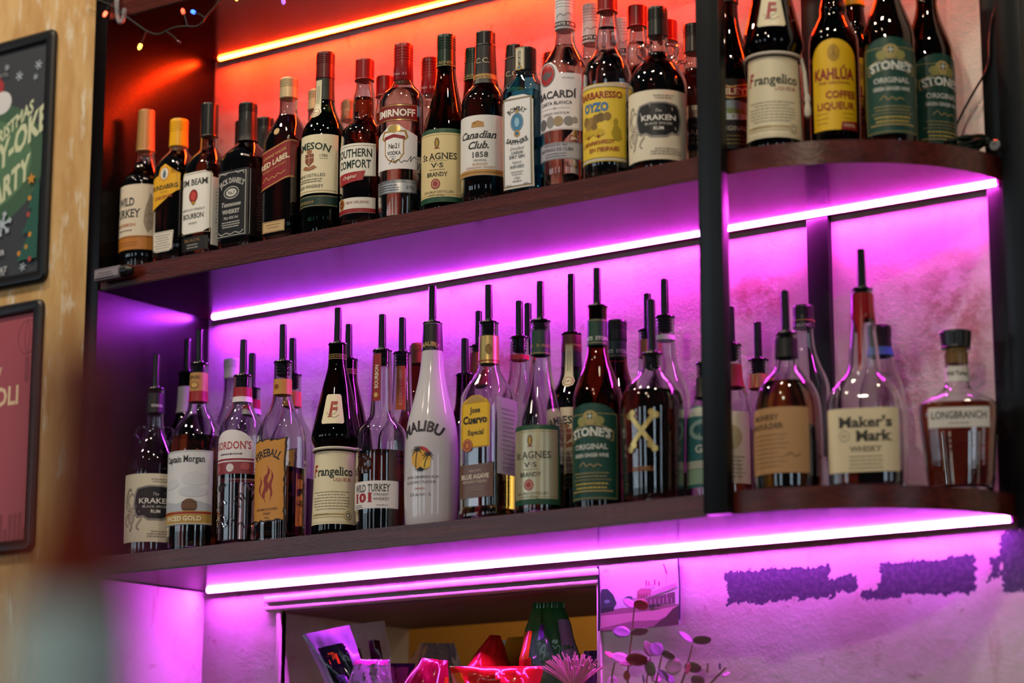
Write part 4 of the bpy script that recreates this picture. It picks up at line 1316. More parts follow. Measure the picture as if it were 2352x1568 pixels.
A += [T('CINNAMON FLAVOURED', 0, 52, 4.4, '#4a2a14', 44, 0.01), T('WHISKY', 0, 45, 4.4, '#4a2a14', 16, 0.01), FINE(0, 38, 12, 1, 3, '#4a2a14', 1.6)]
b.label(30, 170, 66, '#3a2412', A, shape=edge)
b.spout(301, 366, 1.5)
BOT['fire'] = b
# robe-shaped liqueur
b = friar('liqueur_bottle', 'robe-shaped brown liqueur bottle with pourer and cream label on the lower shelf', row_b(777, 707, 40), 29, 200, spout=(318, 380, 1.0))
BOT['friar'] = b
# 101 bourbon
b = Bottle('bourbon_bottle', 'clear bourbon bottle with red vertical neck strip and embossed turkey', row_b(879, 724, 41),
           [(0, 36), (3, 41), (150, 41), (166, 39), (176, 31), (184, 21), (200, 17.5), (260, 16), (296, 14.6)], 'clear', 'whiskey', 130, rz=14, it=1)
b.label(79 - 44, 79, 96, '#e3dde0', [T('WILD TURKEY', 0, 68, 12, '#1e1a1c', 66, 0.01, True), T('101', -14, 53, 14, '#9a1f2a', 36, 0.05, True), T('WHISKEY', 18, 50, 5, '#3a3034', 26), T('STRAIGHT', 18, 57, 4, '#3a3034', 24), FINE(-24, 41, 22, 2, 3, '#7a7076', 1.0, 2), FINE(20, 40, 20, 1, 3, '#7a7076', 1.0, 3)])
b.label(212, 290, 15, '#8e1d22', [T('BOURBON', 0, 252, 6.5, '#e6d6c4', 38, 0.02, rot=90), E(0, 222, 3.4, 4, '#c9a25a')], az=-8, name='neck_strip', eps=0.8)
tk = [(-12, 92), (-18, 102), (-14, 112), (-16, 122), (-12, 128), (-10, 121), (-2, 124), (8, 118), (14, 108), (10, 98), (4, 92)]
bm = flat_bm(tk, [tuple(range(len(tk)))], 4, 4)
for v in bm.verts:
    v.co = Vector(b.wrap(v.co.x - 10, v.co.y, 0.9 + 0.8 * math.sin(v.co.x * 2.1) * math.cos(v.co.y * 1.7), 0, 41)) * 0.001
obj('embossed_turkey', bm, pmat('embossed_brown_glass', (0.10, 0.03, 0.02), 0.08, 0, 0.6), b.glass)
b.spout(296, 357, 1.0)
BOT['turk'] = b
# white coconut rum
b = Bottle('coconut_rum_bottle', 'milk-white coconut rum bottle with pourer, black neck band and palm tree sun', row_b(994, 658, 43),
           [(0, 37), (4, 41.5), (60, 43.5), (130, 43), (168, 39), (205, 29), (245, 20), (284, 16.4), (329, 14.8)], 'white', None, None, rz=12)
b.band(284, 327, '#15120f', 0.6)
b.printed([T('MALIBU', 0, 294, 7, '#b99a5a', 30, 0.03, arc=30)], 8, 1.1)
D2 = '#1d1820'
A = [T('MALIBU', 0, 158, 17, '#2a2430', 76, 0.035, arc=60)]
A2 = [E(0, 106, 17, 18.5, '#d9a53a'), PG([(17 * math.cos(t), 106 + 18.5 * math.sin(t)) for t in [0.1 + k * 0.24 for k in range(8)]], '#b5303c'), E(8, 96, 8, 8, '#e3bd4a')]
for x0, y0, x1, y1, s in ((-8, 90, -6, 118, 1.0), (6, 90, 12, 110, 0.8)):
    A2.append(ST(curve_pts([(x0, y0), ((x0 + x1) / 2 - 1.5, (y0 + y1) / 2), (x1, y1)]), 1.8 * s, D2))
    for k in range(7):
        t = math.radians(-30 + 40 * k)
        A2.append(ST(curve_pts([(x1, y1), (x1 + 6 * s * math.cos(t), y1 + 6 * s * math.sin(t) + 2), (x1 + 11 * s * math.cos(t), y1 + 10 * s * math.sin(t) - 3)]), [2.6 * s] * 3 + [2.0 * s] * 4 + [0.8] * 3, D2))
A2 += [PG([(-14, 92), (-8, 87), (0, 92), (8, 87), (14, 92), (10, 88), (0, 85), (-10, 88)], D2)]
b.printed(A, 0, 0.35)
b.printed(A2, 2, 0.35)
b.printed([T('WITH CARIBBEAN RUM', 2, 76, 4.4, '#3a3442', 56), T('& COCONUT FLAVOUR', 0, 68, 4.4, '#3a3442', 52), T('- ORIGINAL -', 0, 58, 3.2, '#b5303c', 22), T('21% alc./vol - 1L', 0, 49, 5, '#4a4452', 38)], 0, 0.35)
b.spout(329, 391, 0.6)
# tequila
b = Bottle('tequila_bottle', 'square tequila bottle with gold neck foil and bright yellow label', row_b(1123, 657, 38),
           [(0, 36, 34, 5), (3, 39, 37, 5), (14, 39, 37, 5), (18, 37.5, 35.5, 5), (24, 37.5, 35.5, 5), (190, 38, 36, 5), (208, 33, 32, 4), (232, 19, 19, 2.4), (246, 15.6, 15.6, 2), (314, 14.6, 14.6, 2)], 'clear', 'gold', 88, rz=0, it=1)
b.band(248, 292, 'gold', 0.6, 'neck_foil')
b.printed([E(4, 270, 5, 8, '#8a6a34'), RG(4, 270, 5, 8, 0.8, '#5a3a1a'), R(0, 252, 90, 2.2, '#8e2a1c')], 20, 1.2)
yl = [(-27, 112), (27, 112), (27, 178), (22, 186), (12, 188), (7, 194), (-7, 194), (-12, 188), (-22, 186), (-27, 178)]
b.label(112, 194, 54, '#e3b51a', [PG([(-20, 184), (20, 184), (14, 188), (6, 193), (-6, 193), (-14, 188)], '#b08a4a'), T('Jose', 0, 171, 9, K, 20, 0.03, True), T('Cuervo', 0, 156, 12, K, 46, 0.04, True), T('Especial', 2, 136, 8, K, 30, 0.02, True), FR(0, 148, 50, 70, 0.8, '#b58a14')], shape=yl)
b.label(106, 126, 20, '#9a3a22', [RG(-14, 116, 8, 8.5, 1.0, '#d9a05a'), E(-14, 116, 3.5, 4.5, '#c9783a')], shape=[(-14 + 10 * math.cos(k * 0.5236), 116 + 10.5 * math.sin(k * 0.5236)) for k in range(12)], name='seal', eps=0.9)
b.label(34, 86, 64, '#5d4038', [T('MADE WITH', 0, 76, 3.4, '#cdb9a8', 22), T('BLUE AGAVE', 0, 67, 7, '#e3d6c4', 52, 0.02, True), T('REPOSADO TEQUILA', 0, 59, 4, '#cdb9a8', 46, 0.01), FINE(0, 50, 40, 2, 4, '#9a8272', 1.0, 4), FR(0, 60, 62, 50, 0.6, '#8a6a5a')], name='front_label', mat=pmat('clear_film_label', '#6a4a40', 0.3))
b.label(70, 190, 54, '#b9b4c0', [FINE(0, 172, 36, 14, 7, '#8f8a98', 2.0, 7), T('CALI', -6, 78, 6, '#7d7886', 18)], face=1, name='back_label')
b.spout(314, 376, 0.8)
# clear brandy
b = brandy('brandy_bottle', 'nearly empty clear brandy bottle with green-edged label and pourer on the lower shelf', row_b(1241, 647, 38), 13, 'clear', 'whiskey', 78, True)
b.band(250, 288, '#163a2a', 0.5)
b.printed([T("AGNES   St AGNES", 0, 264, 5, '#b9a35c', 56, 0.0, True), R(0, 252, 90, 1, '#a5925a')], 0, 1.0)
b.spout(304, 368, 0.5)
BOT['agnesb'] = b
# ginger wine
b = ginger('ginger_wine_bottle', 'amber ginger wine bottle with green label and pourer on the lower shelf', row_b(1371, 617, 38), 15, 'amber', 'dark', 120, spout=(313, 374, 0.3))
# dark rum with crossed gold emblem
b = Bottle('rum_bottle', 'wide dark rum decanter with raised gold crossed emblem', row_b(1499, 900, 48, 0.010),
           [(0, 40), (3, 44.5), (60, 46), (140, 48.5), (164, 47), (182, 37), (194, 24), (204, 15.5), (228, 14.5)], 'clear', 'whiskey', 170, rz=12)
X = []
for sg in (1, -1):
    X.append(ST([(-17 * sg, 128), (17 * sg, 84)], 6.8, 'gold'))
    for e in ((-17 * sg, 128), (17 * sg, 84)):
        X += [E(e[0] - 4 * sg, e[1] + 1, 5, 5, 'gold'), E(e[0] + 2 * sg, e[1] + 5 if e[1] > 100 else e[1] - 5, 5, 5, 'gold')]
b.printed(X, 0, 1.6)
b.printed([T('BUMBU', 0, 50, 7, '#8a5a2a', 34, 0.03)], 0, 0.5)
b.spout(229, 313, 1.5)

# ================================================================== lower shelf, rounded end
p = at_y(1803, 668, -0.190)
b = Bottle('whisky_bottle', 'rounded whisky bottle with tan label and pourer beside the front post', (p.x, p.y, SB),
           [(0, 45), (4, 50), (118, 50), (150, 46), (172, 34), (184, 21), (196, 15.5), (239, 14.8)], 'clear', 'amber', 166, rz=6)
b.band(204, 232, '#1a1718', 1.8, 'neck_wrap')
b.label(28, 124, 104, '#b98f62', [T('MONKEY', -16, 110, 8, '#4a3624', 46, 0.02, True), T('SHOULDER', -16, 97, 8, '#4a3624', 60, 0.02, True), FINE(-10, 84, 64, 8, 6.5, '#96714a', 1.4, 6, 'l'), ST(curve_pts([(16, 52), (24, 58), (30, 50), (38, 56)]), 1.2, '#6d5238')], mat=pmat('tan_kraft_label', '#b98f62', 0.7))
b.spout(240, 305, 1.5)
p = at_y(1977, 573, -0.160)
b = Bottle('bourbon_bottle', 'square-shouldered bourbon bottle with red wax dipped neck and cream label', (p.x, p.y, SB),
           [(0, 50, 37, 4), (4, 54, 41, 4), (110, 55, 42, 4), (138, 53, 40, 4), (160, 38, 32, 3), (174, 24, 23, 2.2), (210, 21, 21, 2), (262, 15.5, 15.5, 2), (296, 15, 15, 2)], 'clear', 'whiskey', 28, rz=20)
wx = pmat('red_wax', '#8e0c12', 0.22, coat=0.5)
bm = bmesh.new()
seg = 36
rows = []
for k in range(8):
    row = []
    for i in range(seg):
        a = 2 * math.pi * i / seg
        low = 252 - 16 * max(0, math.sin(3 * a + 0.6)) - (70 if i in (26, 27) else 0) * (0.9)
        z = 290 + (low - 290) * k / 7
        ra = interp(b.prof, z)[0] + (1.6 if k < 7 else 0.2)
        row.append(bm.verts.new((ra * math.cos(a) * 0.001, ra * math.sin(a) * 0.001, z * 0.001)))
    rows.append(row)
for r0, r1 in zip(rows[:-1], rows[1:]):
    for i in range(seg):
        j = (i + 1) % seg
        bm.faces.new((r1[i], r1[j], r0[j], r0[i]))
obj('wax_seal', bm, wx, b.root)
CR = '#dccdaa'
b.label(24, 116, 100, CR, [T("Maker's", 4, 96, 15, '#2a241c', 76, 0.03, True), T('Mark', 16, 76, 15, '#2a241c', 52, 0.035, True), RG(-26, 76, 8, 8, 0.8, '#8a7a5a'), T('SIV', -26, 76, 5, '#8a7a5a', 8), T('WHISKY', 4, 57, 8, '#4a4032', 46, 0.01, True), FINE(4, 46, 56, 4, 5.5, '#8a7c62', 1.6, 5)])
b.spout(297, 358, 0.5)
p = at_y(2190, 800, -0.080)
b = Bottle('bourbon_bottle', 'wide-shouldered bourbon bottle with black stopper and white name label', (p.x + 0.004, p.y, SB),
           [(0, 38, 32, 4), (4, 43, 36, 4), (60, 47, 39, 4), (118, 52, 42, 4), (128, 50, 41, 4), (140, 32, 30, 3), (150, 19, 19, 2), (160, 15.5, 15.5, 2), (204, 15.5, 15.5, 2)], 'clear', 'whiskey', 126, rz=26, it=1)
obj('cork', lathe([(188, 13), (206, 13.4), (210, 14)], seg=28), pmat('cork', '#b08a52', 0.8), b.root)
b.cap(210, 236, 21, BLACKCAP, False, 19)
b.root.scale = (1.10, 1.08, 1.0)
b.label(160, 182, 60, '#dcd9d2', [T('Wild Turkey', 0, 172, 6, '#2a2624', 32, 0.02, True)], name='neck_label')
b.label(88, 117, 78, '#dcd9d2', [T('LONGBRANCH', 0, 106, 11, '#2a2624', 70, 0.015), FINE(0, 94, 30, 1, 4, '#8a8680', 1.8, 3)])
bm = bmesh.new()
for k in range(3):
    for q in range(9):
        x, z = -28 + 7 * q, 78 - 8 * k
        bm_tube(bm, [Vector(b.wrap(x, z, 0.4)) * 0.001, Vector(b.wrap(x + 3, z - 1.5, 0.4)) * 0.001], 0.0009, 6)
for x in (-22, -14, 14, 24):
    bm_tube(bm, [Vector(b.wrap(x * (0.8 + 0.2 * z / 80), z, 0.3)) * 0.001 for z in (8, 30, 55, 82)], 0.0022, 8)
o = obj('embossed_ribs', bm, GL['clear'], b.glass)
o['kind'] = 'stuff'
b.label(20, 80, 40, '#b9b2ae', [FINE(0, 70, 30, 7, 7, '#8a8486', 1.6, 4)], az=0, name='back_label', shape=None, face=1)


# ================================================================== lower shelf, bottles behind
def backb(key, label, px, py, y, rz=None, H=None, top=None):
    """copy of a kind, standing where the pixel column of its spout meets depth y; top is the kind's height"""
    q = at_y(px, py, y)
    h = (q.z - SB) * 1000
    return again(key, label, q.x, q.y, SB, rz, h / top)


def plain(name, label, px, py, y, prof, glass, liquid, level, rz=20, spout=True, lab=None, band=None, capm=None, H=None):
    q = at_y(px, py, y)
    h = (q.z - SB) * 1000
    n = prof[-1][0]
    kz = (h - (61 if spout else 4)) / n
    P = [(p_[0] * kz,) + tuple(p_[1:]) for p_ in prof]
    b = Bottle(name, label, (q.x, q.y, SB), P, glass, liquid, level and level * kz, rz)
    if band:
        b.band((n - band[0]) * kz, (n - band[1]) * kz, band[2], 0.6)
    if lab:
        b.label(lab[0], lab[1], lab[2], lab[3], lab[4])
    if spout:
        b.spout(n * kz, h, 1.5)
    else:
        b.cap(h - 36, h, 15.6, capm or BLACKCAP)
    return b


WINE = [(0, 34), (3, 37.5), (165, 37.5), (185, 35), (208, 24), (228, 17), (250, 15), (290, 14.5)]
SLIM = [(0, 29), (3, 32), (165, 32), (185, 30), (208, 22), (228, 16.5), (250, 15), (290, 14.5)]
plain('liqueur_bottle', 'dark bottle with white neck band behind the amber spiced rum', 432, 780, -0.120, WINE, 'dark', 'dark', 180, band=(62, 22, '#c9c4cc'))
q = at_y(536, 825, -0.105)
plain('rum_bottle', 'white-capped clear rum bottle against the wall behind the pink gin', 536, 825, -0.090, WINE, 'clear', 'clear', 90, spout=False, capm=WHITECAP, lab=(60, 165, 88, '#cfc8d2', [FINE(0, 140, 50, 8, 10, '#8a8490', 2, 3)]))
backb('gordon', 'second pink gin bottle, its pourer just right of the front one', 580, 812, -0.145, 13, top=351)
backb('fire', 'second cinnamon whisky bottle with orange neck label behind the burnt-edged one', 674, 777, -0.140, 0, top=366)
backb('friar', 'second robe-shaped liqueur bottle, its pourer behind the front one', 802, 745, -0.135, 10, top=380)
tb = plain('bourbon_bottle', 'clear bourbon bottle with orange vertical neck strip behind the white rum', 925, 730, -0.140, [(0, 36), (3, 40), (150, 40), (168, 38), (182, 27), (196, 18.5), (250, 16), (296, 14.6)], 'clear', 'whiskey', 60)
tb.label(214, 288, 15, '#a85a1e', [T('BOURBON WHISKEY', 0, 252, 5, '#d9b98a', 60, 0.01, rot=90)], az=10, name='neck_strip', eps=0.8)
plain('whiskey_bottle', 'orange-capped bottle at the wall, just left of the white rum neck', 962, 790, -0.050, WINE, 'amber', 'dark', 150, spout=False, capm=PL('copper_cap', '#9a5a2c'))
plain('liqueur_bottle', 'short dark bottle with pourer behind the left shoulder of the tequila', 1069, 778, -0.138, WINE, 'dark', 'dark', 120, rz=0)
plain('whisky_bottle', 'red-necked bottle with pourer behind the gold tequila neck', 1100, 715, -0.050, WINE, 'clear', 'whiskey', 100, band=(60, 10, '#7d1a1c'))
plain('vodka_bottle', 'clear bottle with red collar ring behind the tequila and clear brandy', 1193, 692, -0.150, WINE, 'clear', 'clear', 60, band=(34, 27, '#b01c24'))
plain('gin_bottle', 'clear bottle whose pourer nearly touches that of the red-collared one', 1213, 697, -0.062, WINE, 'clear', 'clear', 40)
q = at_y(1312, 630, -0.150)
b = irish('whiskey_bottle', 'green whiskey bottle with cream label and pourer behind the clear brandy', (q.x, q.y, SB), 20, None)
b.root.scale.z = (q.z - SB) * 1000 / 385
b.band(262, 288, '#5f1218', 0.9)
b.printed([T('John Jameson', 4, 272, 5, '#c9a25a', 26, 0.01, False, 0.3)], 10, 1.6)
b.spout(290, 385, 0.4)
q = at_z(1418, 737, SB + 0.313)
again('ginger', 'black-capped ginger wine bottle behind the one with a pourer on the lower shelf', q.x, q.y - 0.002, SB, rz=20)
plain('vodka_bottle', 'clear bottle with white collar ring behind the gold-emblem decanter', 1526, 642, -0.120, WINE, 'clear', 'clear', 60, band=(34, 27, '#d9d6da'))
plain('rum_bottle', 'cork-necked dark bottle behind the pourer of the gold-emblem decanter', 1487, 675, -0.052, WINE, 'clear', 'dark', 150, band=(40, 14, '#8a5a34'))
plain('gin_bottle', 'clear bottle with teal and silver label, cut off by the front post', 1620, 745, -0.168, SLIM, 'clear', 'clear', 50, rz=24,
      lab=(26, 150, 76, '#2f6f72', [R(0, 140, 76, 14, '#b9c2b4'), E(0, 112, 26, 16, '#8fb0a8'), E(0, 112, 18, 10, '#1f5a62'), T('GIN', 0, 84, 12, '#c9d2c4', 30, 0.03, True), R(0, 60, 76, 12, '#b9c2b4'), R(0, 42, 76, 22, '#8fb59a')]), band=(70, 30, '#2a2018'))
plain('gin_bottle', 'clear bottle with red and gold neck label, just right of the front post', 1678, 705, -0.100, SLIM, 'clear', 'whiskey', 120, rz=20, lab=(40, 150, 70, '#cfc8b4', [E(0, 110, 20, 20, '#a8a07a'), FINE(0, 80, 50, 6, 6, '#8a8468', 1.6)]), band=(74, 34, '#8e3a2a'))
plain('rum_bottle', 'small clear bottle with gold neck foil and pourer, between front post and tan-labelled whisky', 1740, 740, -0.035, [(0, 30), (3, 33), (120, 33), (146, 31), (170, 22), (190, 17), (210, 15), (240, 14.5)], 'clear', 'whiskey', 130, band=(44, 22, 'gold'))
plain('whisky_bottle', 'clear bottle with black screw cap behind the tan-labelled whisky', 1845, 702, -0.075, WINE, 'clear', 'clear', 70, spout=False).printed([T('BLOC', 0, 276, 5, '#b9b2b8', 20, 0.02), R(0, 284, 60, 1.2, '#b08a44')], 10, 2.5)
plain('vodka_bottle', 'black-necked bottle with blue band behind the red wax bottle', 2022, 748, -0.052, [(0, 34), (3, 36), (110, 36), (136, 33), (160, 22), (186, 15.5), (208, 14)], 'clear', 'clear', 60, spout=False, band=(34, 24, '#2a6fa8'))

# ------------------------------------------------------------------ flat art on a mapped sheet (posters, photograph)
def sheet(items, parent, fmap, base_eps=0.25, step=None, vstep=None):
    for name, c, layers in stack(items, base_eps):
        bm = bmesh.new()
        for V, F, e in layers:
            b2 = flat_bm(V, F, step, vstep)
            for v in b2.verts:
                v.co = Vector(fmap(v.co.x, v.co.y, e)) * 0.001
            join(bm, b2)
        o = obj(name, bm, ink(c), parent, smooth=False)
        if name in ('fine_print', 'emblem_print') and sum(len(l[1]) for l in layers) > 1:
            o['kind'] = 'stuff'


def clip_rect(items, x0, x1, y0, y1):
    """trim flat print to the sheet"""
    out = []
    for name, c, V, F in items:
        bm = flat_bm(V, F, None, None)
        for co, no in (((x0, 0, 0), (-1, 0, 0)), ((x1, 0, 0), (1, 0, 0)), ((0, y0, 0), (0, -1, 0)), ((0, y1, 0), (0, 1, 0))):
            bmesh.ops.bisect_plane(bm, geom=bm.verts[:] + bm.edges[:] + bm.faces[:], plane_co=co, plane_no=no, clear_outer=True)
        bm.verts.index_update()
        if bm.faces:
            out.append((name, c, [(v.co.x, v.co.y) for v in bm.verts], [tuple(v.index for v in f.verts) for f in bm.faces]))
        bm.free()
    return out


def poster(label, xr, ztop, zbot, paper, items, w=345):
    """snap frame on the ochre wall; origin at lower left corner, millimetres"""
    h = (ztop - zbot) * 1000
    y = -D + 0.0118
    r = empty('framed_poster', (xr - w / 1000, y, zbot))
    tag(r, label, 'poster')
    t, rad = 24, 16
    # one frame ring with round outer corners
    bm = bmesh.new()
    prof = [(0, 0), (1, 6), (5, 10), (14, 11), (20, 9), (t, 3), (t, 0)]
    rows = []
    for cx, cyy, a0 in ((w - rad, h - rad, 0), (rad, h - rad, 90), (rad, rad, 180), (w - rad, rad, 270)):
        for k in range(7):
            a = math.radians(a0 + 15 * k)
            row = []
            for d, e in prof:
                rr = rad - d
                if rr >= 0:
                    px_, pz_ = cx + rr * math.cos(a), cyy + rr * math.sin(a)
                else:
                    sx = 1 if cx > w / 2 else -1
                    sz = 1 if cyy > h / 2 else -1
                    px_, pz_ = cx + sx * rr, cyy + sz * rr
                row.append(bm.verts.new((px_ * 0.001, -e * 0.001, pz_ * 0.001)))
            rows.append(row)
    n = len(rows)
    for i in range(n):
        for k in range(len(prof) - 1):
            a, b_, c, d = rows[i][k], rows[(i + 1) % n][k], rows[(i + 1) % n][k + 1], rows[i][k + 1]
            if (a.co - b_.co).length < 1e-7 and (c.co - d.co).length < 1e-7:
                continue
            try:
                bm.faces.new((a, b_, c, d))
            except ValueError:
                pass
    bmesh.ops.remove_doubles(bm, verts=bm.verts, dist=1e-6)
    bmesh.ops.recalc_face_normals(bm, faces=bm.faces)
    obj('frame', bm, FRAMEB, r)
    sh = obj('print_sheet', box(0.018, (w - 18) / 1000, -0.0035, -0.0005, 0.018, (h - 18) / 1000), ink(paper), r, smooth=False)
    items = clip_rect(items(w, h), 24, w - 24, 24, h - 24)
    sheet(items, sh, lambda u, v, e: (u, -3.5 - e, v))
    return r


def flake(u, v, s, c='#aebccb'):
    out = []
    for k in range(3):
        a = math.radians(60 * k + 15)
        out.append(ST([(u - s * math.cos(a), v - s * math.sin(a)), (u + s * math.cos(a), v + s * math.sin(a))], s * 0.2, c))
        for sg in (1, -1):
            for da in (0.6, -0.6):
                bx, bz = u + sg * s * 0.6 * math.cos(a), v + sg * s * 0.6 * math.sin(a)
                out.append(ST([(bx, bz), (bx + sg * s * 0.35 * math.cos(a + da), bz + sg * s * 0.35 * math.sin(a + da))], s * 0.14, c))
    return out


def xmas(w, h):
    A = [E(w * 0.45, h * 0.50, w * 0.50, h * 0.26, '#41604a', 40), E(w * 0.45, h * 0.50, w * 0.40, h * 0.19, '#54785a', 40)]
    gx = w - 24
    S = 0.55
    c = '#c9cfae'
    A += [T('CHRISTMAS', gx - 90, 304, 25, c, 125, 0.03, slope=S), T('KARY-OKE', gx - 92, 262, 48, c, 200, 0.04, slope=S, sx=0.5), T('PARTY', gx - 86, 196, 44, c, 112, 0.04, slope=S)]
    A += [PG([(gx - 200, 330), (gx - 110, 362), (gx - 108, 392), (gx - 130, 420), (gx - 190, 400)], '#a5363c'), E(gx - 112, 356, 26, 22, '#d3d3d8'), E(gx - 135, 346, 26, 18, '#d3d3d8')]
    for u, v, s in ((68, 400, 9), (18, 412, 9), (24, 390, 6), (100, 422, 6), (94, 122, 24), (36, 34, 8), (120, 60, 6)):
        A += flake(gx - u, v, s)
    for (u, z0, z1, hw) in ((6, 46, 122, 46), (6, 96, 160, 34), (6, 140, 196, 22)):
        A.append(PG([(gx - u - hw, z0), (gx - u + hw, z0), (gx - u, z1)], '#2a5a4e'))
    A += [PG([(gx - 22 + 12 * math.cos(math.radians(90 + 36 * k)) * (1 if k % 2 == 0 else 0.45), 196 + 12 * math.sin(math.radians(90 + 36 * k)) * (1 if k % 2 == 0 else 0.45)) for k in range(10)], '#c98a34')]
    for u, v, c2 in ((24, 160, '#c98a34'), (26, 130, '#b0443c'), (20, 92, '#c98a34'), (46, 60, '#c98a34'), (18, 46, '#b0443c'), (28, 70, '#b08a3c')):
        A.append(E(gx - u, v, 4.5, 5, c2, 10))
    A += [T('HOTEL', gx - 106, 408, 7, '#8e9097', 26), T('DECEMBER', gx - 118, 68, 10, '#c3c6cc', 70, 0.02), T("IT'S A GREAT", gx - 120, 36, 10, '#c3c6cc', 90, 0.02), T('FUNDRAISER', gx - 124, 8 + 20, 9, '#a9acb2', 90, 0.01)]
    return A


def napoli(w, h):
    gx = w - 24
    c, f = '#e3c3a4', '#8d4350'
    A = [T('OLI', gx - 62, 286, 34, c, 62, 0.03), T('d', gx - 86, 332, 18, c, 14, 0.0, False, 0.3), RG(gx - 92, 170, 15, 15, 2.2, c), RG(gx - 14, 388, 24, 32, 1.6, f), ST(curve_pts([(gx - 14, 420), (gx - 22, 388), (gx - 14, 356)]), 1.4, f), ST(curve_pts([(gx - 14, 420), (gx - 6, 388), (gx - 14, 356)]), 1.4, f), R(gx - 12, 330, 10, 44, f)]
    for k in range(9):
        A.append(R(gx - 4 - 12 * k, 30 + 6 * ((k * 5) % 4), 8, 30 + 14 * ((k * 3) % 4), f))
    return A


poster('black-framed Christmas party poster with snowflakes and green glow on the ochre wall', -0.141, 0.511, 0.036, '#3b3e46', xmas)
poster('black-framed rose-red poster hanging below the Christmas poster', -0.146, 0.006, -0.448, '#a8505e', napoli)

# ------------------------------------------------------------------ photograph of an old hotel taped to the plaster
ph = empty('photo_print', (0.857, -0.0004, -0.6225))
ph.rotation_euler = (0, math.radians(-0.6), 0)
tag(ph, 'curled photograph of a street corner building taped to the plaster below the shelf', 'photograph')


def curl(u, v, e):
    y = -1.2 - 9.0 * (abs(v - 52) / 52) ** 2 * 0.25 - 10 * max(0.0, 1 - u / 60.0) ** 2 * 0.5 - 5 * max(0.0, (u - 95) / 60) ** 2
    return (u, y - e, v)


bmp = flat_bm([(0, 0), (154, 0), (154, 103), (0, 103)], [(0, 1, 2, 3)], 8, 8)
for v in bmp.verts:
    v.co = Vector(curl(v.co.x, v.co.y, 0)) * 0.001
pp = obj('paper', bmp, ink('#dcd7e2'), ph)
A = [PG([(4, 0), (150, 0), (150, 32), (100, 33), (40, 34), (4, 30)], '#94667a'), PG([(4, 4), (60, 12), (110, 10), (150, 22), (150, 30), (100, 26), (4, 24)], '#c99aa8'),
     PG([(100, 0), (150, 0), (150, 30), (138, 26), (124, 14), (112, 8)], '#4a3038'), PG([(4, 28), (28, 36), (32, 42), (26, 56), (16, 66), (6, 66), (4, 60)], '#38464e'), E(15, 46, 5, 3, '#6f9a98'), R(16, 33, 22, 7, '#2e2a3a', slope=0.12),
     E(54, 46, 9, 6, '#4a5664'), R(66, 43, 10, 10, '#b99ab0'), PG([(70, 38), (98, 38), (98, 58), (92, 62), (76, 62), (70, 58)], '#b5758a'), PG([(84, 34), (142, 34), (142, 52), (86, 46)], '#6d4a60'), PG([(80, 62), (98, 60), (106, 66), (92, 68)], '#c9b5c6'), PG([(86, 46), (144, 58), (146, 66), (96, 56)], '#c7a5b8'),
     R(88, 70, 2.4, 8, '#b0407c'), R(93, 69, 2, 6, '#b0407c'), R(104, 70, 2.6, 8, '#b0407c'), R(112, 67, 2.6, 7, '#b0407c'), R(126, 58, 0.8, 44, '#c9a0c0'), PG([(121, 98), (124, 96), (129, 82), (127, 80)], '#b0306c')]
for k in range(7):
    A.append(R(88 + 8 * k, 38, 1.0, 11, '#cfb3c2'))
for k in range(5):
    A.append(R(74 + 5 * k, 52, 2, 5, '#8d5068'))
A += [R(98, 33, 12, 5, '#3a2a34'), R(80, 33, 8, 5, '#3a2a34'), R(110, 33, 6, 4, '#3a2a34'), FINE(16, 96, 12, 2, 3, '#7d5a86', 0.9, 2), R(2, 51.5, 4, 103, '#1d1830'), PG([(150, 8), (154, 6), (154, 103), (151, 103), (151.5, 60)], '#2a1c44')]
sheet(clip_rect(A, 0, 154, 0, 103), pp, curl, 0.2, 6, 6)

# ------------------------------------------------------------------ snack packets on the sill of the hatch
def film(name, c, rough=0.22, trans=0.0):
    return pmat(name, c, rough, 0.0, trans, 1.3, 0.5)


